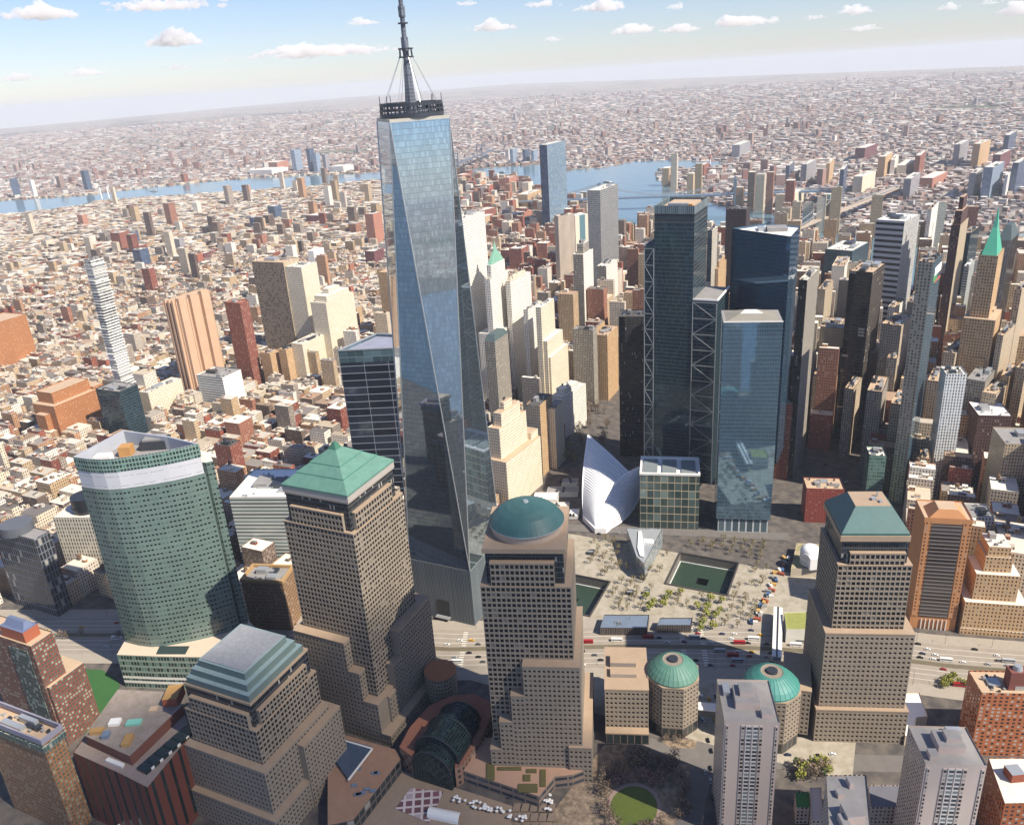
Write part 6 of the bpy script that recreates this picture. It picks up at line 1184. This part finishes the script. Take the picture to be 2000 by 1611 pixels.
for i, (x, y, b, kind, lab) in enumerate(((1205, 1252, 190, 'white', 'white bus passing the highway crosswalk'), (1444, 1257, 190, 'red', 'red fire truck crossing the sunlit highway'))): park(dict(VANS)[kind], 'truck', at(x, y, 0), b, lab)
for k in range(40):
    x, y, b = rng.choice(((rng.uniform(1365, 1405), rng.uniform(1340, 1420), 85), (rng.uniform(1525, 1640), 1474+rng.uniform(-1, 3), 190), (rng.uniform(1370, 1400), rng.uniform(1430, 1560), 95), (rng.uniform(1160, 1270), 1042+rng.uniform(-2, 2), 195), (rng.uniform(1590, 1680), rng.uniform(890, 950), 28))); p = at(x, y, 0)
    if any(abs(p[0]-q[0])+abs(p[1]-q[1]) < 6 for q in used): continue
    used.append(p); c, me = rng.choices(CARS, weights=(5, 6, 4, 3, 1, 1, 1))[0]; w = 'parked by the pale apartment slab' if y > 1300 else ('by the dark square behind the red hotel' if x > 1500 else 'on the street beside the winged station'); park(me, 'car', p, b+rng.uniform(-3, 3), f'{c} car {w}', f'{c} cars {w}')
# white parasols stand in for the tiny people and tables on the waterfront terrace
par = MB(WHITE, plain('parasol_maroon', C('7d4048'))); par.cyl(0, 0, 1.15, .05, 2.2, 2.8, 8, 0, cap=False); par.box(-.06, .06, -.06, .06, 0, 2.3, 1); po = par.build('tmp'); pm = po.data; bpy.data.objects.remove(po)
for k in range(60):
    t = rng.random(); x, y = (885+t*150, 1555+t*42+rng.uniform(0, 14)) if rng.random() < .7 else (1062+rng.uniform(0, 16), 1545+rng.uniform(0, 40)); p = at(x, y, 0); o = bpy.data.objects.new('parasol_stand_in', pm); COL.objects.link(o); o.location = (p[0], p[1], .15); tag(o, 'white stand-in for people and tables on the waterfront terrace below the granite podium', 'parasol_stand_in', 'stand-ins for terrace people and tables')
lm = MB(STEEL); lm.cyl(0, 0, .14, .09, 0, 10, 6); lm.beam((0, 0, 9.8), (2.2, 0, 10.2), .08); lm.box(1.8, 2.8, -.18, .18, 10.1, 10.3); lo_ = lm.build('tmp'); lme = lo_.data; bpy.data.objects.remove(lo_)
for k in range(44):
    p, d = along(WEST, .3+k*.14); p = p+np.array([-d[1], d[0]])*(28 if k % 2 else -28); o = bpy.data.objects.new('street_lamp', lme); COL.objects.link(o); o.location = (p[0], p[1], .1); o.rotation_euler = (0, 0, math.atan2(d[1], d[0])+(-1.57 if k % 2 else 1.57)); tag(o, 'grey street lamp along the kerb of the wide highway', 'street lamp', 'street lamps along the highway')

# ---------------------------------------------------------------- building site by the shrine
BOXC = [plain('crate_'+n, C(h), .6) for n, h in (('white', 'd9d6cf'), ('rust', 'a2563c'), ('blue', '46668f'), ('ochre', 'c09a56'), ('grey', '8a8a8a'))]
for k in range(26):
    x, y = 1535-(k % 13)*5.2+rng.uniform(-6, 6), 1092+(k % 13)*10.5+rng.uniform(-4, 4); p = at(x, y, 0); m = MB(BOXC[k % 5], STEEL); m.box(-3, 3, -1.25, 1.25, .2, 2.8); m.box(2.95, 3.05, -1.1, 1.1, .4, 2.6, 1)
    o = m.build('site_container', loc=(p[0], p[1], 0)); o.rotation_euler = (0, 0, rng.uniform(0, 3)); n_ = ('white', 'rust red', 'blue', 'ochre', 'grey')[k % 5]; tag(o, f'{n_} site container along the fenced building ground by the plaza edge', 'container', f'{n_} site containers')
for k in range(14):
    q = [at(x, y, 0) for x, y in ((1004+(k % 5)*17, 1570+(k//5)*19), (1018+(k % 5)*17, 1570+(k//5)*19), (1014+(k % 5)*17, 1586+(k//5)*19), (1000+(k % 5)*17, 1586+(k//5)*19))]; c = np.mean(q, axis=0); m = MB(plain('hedge_brown', C('5d4c38'), .95, var=.5, scale=.8), plain('bed_kerb', C('8d7b6a'))); m.prism(ccw([tuple(v-c) for v in q]), 0, .8); o = m.build('planting_bed', loc=(c[0], c[1], .1)); tag(o, 'brown clipped planting bed in the park by the granite podium', 'planting bed', 'brown park planting beds')

for px, py, L_, b, lab in ((1186, 357, 60, 60, 'white ferry crossing the river beyond the rippled tower'), (1600, 478, 40, 30, 'small ferry trailing a pale wake near the far shore'), (300, 374, 45, 20, 'barge on the narrow river at left'), (980, 338, 40, 40, 'small boat on the river beside the tallest tower')):
    p = at(px, py, .5); m = MB(WHITE, plain('hull_navy', C('38465c'))); h = L_/2; w = L_*.13; m.prism([(-h, -w), (h*.7, -w), (h, 0), (h*.7, w), (-h, w)], .3, 3, 1, 1); hull = m.build('ferry', loc=(p[0], p[1], 0)); hull.rotation_euler = (0, 0, rad(90-b)); tag(hull, lab, 'boat')
    m = MB(WHITE, plain('cabin_glass', C('3b4550'), .2)); m.box(-h*.8, h*.5, -w*.8, w*.8, 3, 6, 0); m.box(-h*.6, h*.3, -w*.6, w*.6, 6, 8.5, 1, 0); m.build('cabin', hull)
FOAM = plain('wake_foam', C('a8bcc2'), .5, var=.3, scale=.05)
sheet('wake_water', sight([(1612, 476), (1700, 468), (1700, 472), (1612, 481)]), .6, FOAM)
for k, (x, y, ang) in enumerate(((1400, 1262, 0), (1470, 1266, 0), (905, 1268, 0))):       # crossings over the highway
    c0, d = along(WEST, 2.0+(x-880)/370 if x > 880 else 1.9); n = np.array([-d[1], d[0]])
    for i in range(16):
        o_ = c0+n*(-22.5+i*3); sheet('crossing_marking', [o_-d*2+n*.6, o_+d*2+n*.6, o_+d*2-n*.6, o_-d*2-n*.6], .27, LN)

# ---------------------------------------------------------------- clouds
CM = bpy.data.materials.new('cloud'); CM.use_nodes = True; cnt = CM.node_tree; cnt.nodes.remove(cnt.nodes['Principled BSDF']); cv = cnt.nodes.new('ShaderNodeVolumePrincipled')
cv.inputs['Color'].default_value = (.999, .999, .999, 1); cv.inputs['Density'].default_value = .0075; cv.inputs['Anisotropy'].default_value = .1; cnt.links.new(cv.outputs[0], cnt.nodes['Material Output'].inputs['Volume'])
def ico():
    t = (1+5**.5)/2; v = [(-1, t, 0), (1, t, 0), (-1, -t, 0), (1, -t, 0), (0, -1, t), (0, 1, t), (0, -1, -t), (0, 1, -t), (t, 0, -1), (t, 0, 1), (-t, 0, -1), (-t, 0, 1)]
    f = [(0, 11, 5), (0, 5, 1), (0, 1, 7), (0, 7, 10), (0, 10, 11), (1, 5, 9), (5, 11, 4), (11, 10, 2), (10, 7, 6), (7, 1, 8), (3, 9, 4), (3, 4, 2), (3, 2, 6), (3, 6, 8), (3, 8, 9), (4, 9, 5), (2, 4, 11), (6, 2, 10), (8, 6, 7), (9, 8, 1)]
    v = [np.array(p)/np.linalg.norm(p) for p in v]; c = {}; g = []
    def mid(a, b):
        k = (min(a, b), max(a, b))
        if k not in c: w = v[a]+v[b]; v.append(w/np.linalg.norm(w)); c[k] = len(v)-1
        return c[k]
    for a, b, d in f: x, y, z = mid(a, b), mid(b, d), mid(d, a); g += [(a, x, z), (b, y, x), (d, z, y), (x, y, z)]
    return np.array(v), np.array(g)
IV, IF = ico()
def cloud(px, py, w, h, label, dist=17000, dens=1.0, at_=None):
    d = ray(px, py); c = (CAM+d*dist) if at_ is None else np.array(at_); s = dist/FPX; Wd, Hd = w*s, h*s; rng = np.random.default_rng(int(px*7+py)); n = int(70*dens)+30; V = []; F = []
    right = CR[0]; yaw = np.array([d[0], d[1]])/np.hypot(d[0], d[1]); side = np.array([yaw[1], -yaw[0], 0.0]); deep = np.array([yaw[0], yaw[1], 0.0])
    env = rng.uniform(.35, 1, 7)*np.array([.35, .7, .9, 1, .95, .6, .3])
    for k in range(n):
        u = np.clip(rng.normal(0, .42), -1, 1); e = float(np.interp(u, np.linspace(-1, 1, 7), env)); t = rng.random()**1.4*e; r = Hd*rng.uniform(.1, .3)*(.5+.6*e)
        p = side*u*Wd/2+deep*rng.normal(0, .25)*Wd/2+np.array([0, 0, (t-.42)*Hd*.8]); o = len(V)*len(IV)
        V.append(IV*(r*np.array([1.5, 1.5, .8]))*(1+.25*rng.standard_normal((len(IV), 1)))+p); F.append(IF+o)
    me = bpy.data.meshes.new('cloud'); V = np.concatenate(V); F = np.concatenate(F); me.from_pydata(V.tolist(), [], F.tolist()); me.materials.append(CM); me.polygons.foreach_set('use_smooth', [True]*len(F)); me.update()
    ob = bpy.data.objects.new('cloud', me); COL.objects.link(ob); ob.location = c; rm = ob.modifiers.new('union', 'REMESH'); rm.mode = 'VOXEL'; rm.voxel_size = Hd*.045; tag(ob, label, 'cloud', 'small white clouds in the sky')
for a in ((32, 150, 66, 18, 'low flat white cloud nearest the left horizon'), (168, 139, 72, 20, 'white wedge cloud just right of the leftmost low cloud'), (338, 73, 92, 38, 'bright wedge-shaped cloud high left of the mast'), (348, 130, 66, 14, 'faint grey cloud wisp under the bright wedge cloud'), (448, 114, 38, 12, 'tiny cloud between the wedge cloud and the long cloud'), (630, 96, 290, 34, 'long flat cloud bank crossing behind the mast'), (706, 41, 64, 18, 'small white cloud left of the mast top'),
          (80, 18, 120, 40, 'soft pinkish cloud in the top left corner'), (320, 4, 210, 32, 'broad pale cloud cut by the top edge'), (962, 49, 94, 26, 'rounded white cloud right of the mast'), (912, 4, 44, 16, 'cloud scrap at the top edge right of the mast'), (1060, 5, 70, 20, 'flat cloud scrap at top centre'), (1175, 10, 110, 26, 'white cloud cut by the top edge above the river'), (1080, 76, 44, 12, 'little faint cloud under the rounded cloud'), (1238, 54, 80, 28, 'sloping white cloud left of a cloud pair'), (1330, 55, 86, 20, 'flat cloud joining the large bright cloud'), (1455, 38, 130, 30, 'large bright cloud with a humped top'), (1320, 11, 34, 16, 'tiny puff above the flat cloud'), (1590, 33, 44, 12, 'faint scrap right of the large bright cloud'), (1674, 18, 58, 24, 'round puff above a flat white cloud'), (1690, 54, 72, 14, 'flat white cloud below the round puff'), (1856, 12, 34, 16, 'tiny round puff near the top right'), (1935, 4, 44, 10, 'thin scrap at the top right edge'), (1985, 12, 50, 34, 'white cloud cut by the right edge')):
    cloud(a[0], a[1], a[2]*.88, a[3]*.78, a[4], dens=a[2]/90)

for i, (az, el, w, h) in enumerate(((262, 3.2, 3600, 420), (272, 4.6, 2600, 380), (281, 2.6, 3000, 360), (290, 4.0, 2400, 400))): d_ = bear(az); cloud(300+i*90, 60, w*FPX/15000, h*FPX/15000, ['long', 'compact', 'thin', 'tufted'][i]+' white cloud over the western shore, mirrored in the tall glass', dist=15000, dens=1.2, at_=(CAM[0]+15000*d_[0], CAM[1]+15000*d_[1], CAM[2]+15000*math.tan(rad(el))))
# the cloud that shades the lower left blocks drifts outside the frame, on the sun's side
cloud(400, 60, 560*FPX/1700/1, 250*FPX/1700, 'white cloud overhead on the sunny side, shading the waterfront blocks', dist=1700, dens=1.5, at_=(-290+1480/math.tan(rad(SUN_EL))*math.sin(rad(SUN_AZ)), 175+1480/math.tan(rad(SUN_EL))*math.cos(rad(SUN_AZ)), 1480))
# ---------------------------------------------------------------- haze
HM = bpy.data.materials.new('haze_air'); HM.use_nodes = True; nt = HM.node_tree; nt.nodes.remove(nt.nodes['Principled BSDF']); pv = nt.nodes.new('ShaderNodeVolumePrincipled')
pv.inputs['Color'].default_value = (.85, .905, .97, 1); pv.inputs['Density'].default_value = 3.9e-5; pv.inputs['Anisotropy'].default_value = .0; nt.links.new(pv.outputs[0], nt.nodes['Material Output'].inputs['Volume'])
m = MB(HM); zl = -2600; zh = 575
m.prism([(-14000, -62000), (76000, -62000), (76000, 62000), (-14000, 62000)], zl, zh, 0, 0, bot=True); h = m.build('haze'); h['kind'] = 'stuff'; h['label'] = 'thin blue-white haze over the distance'
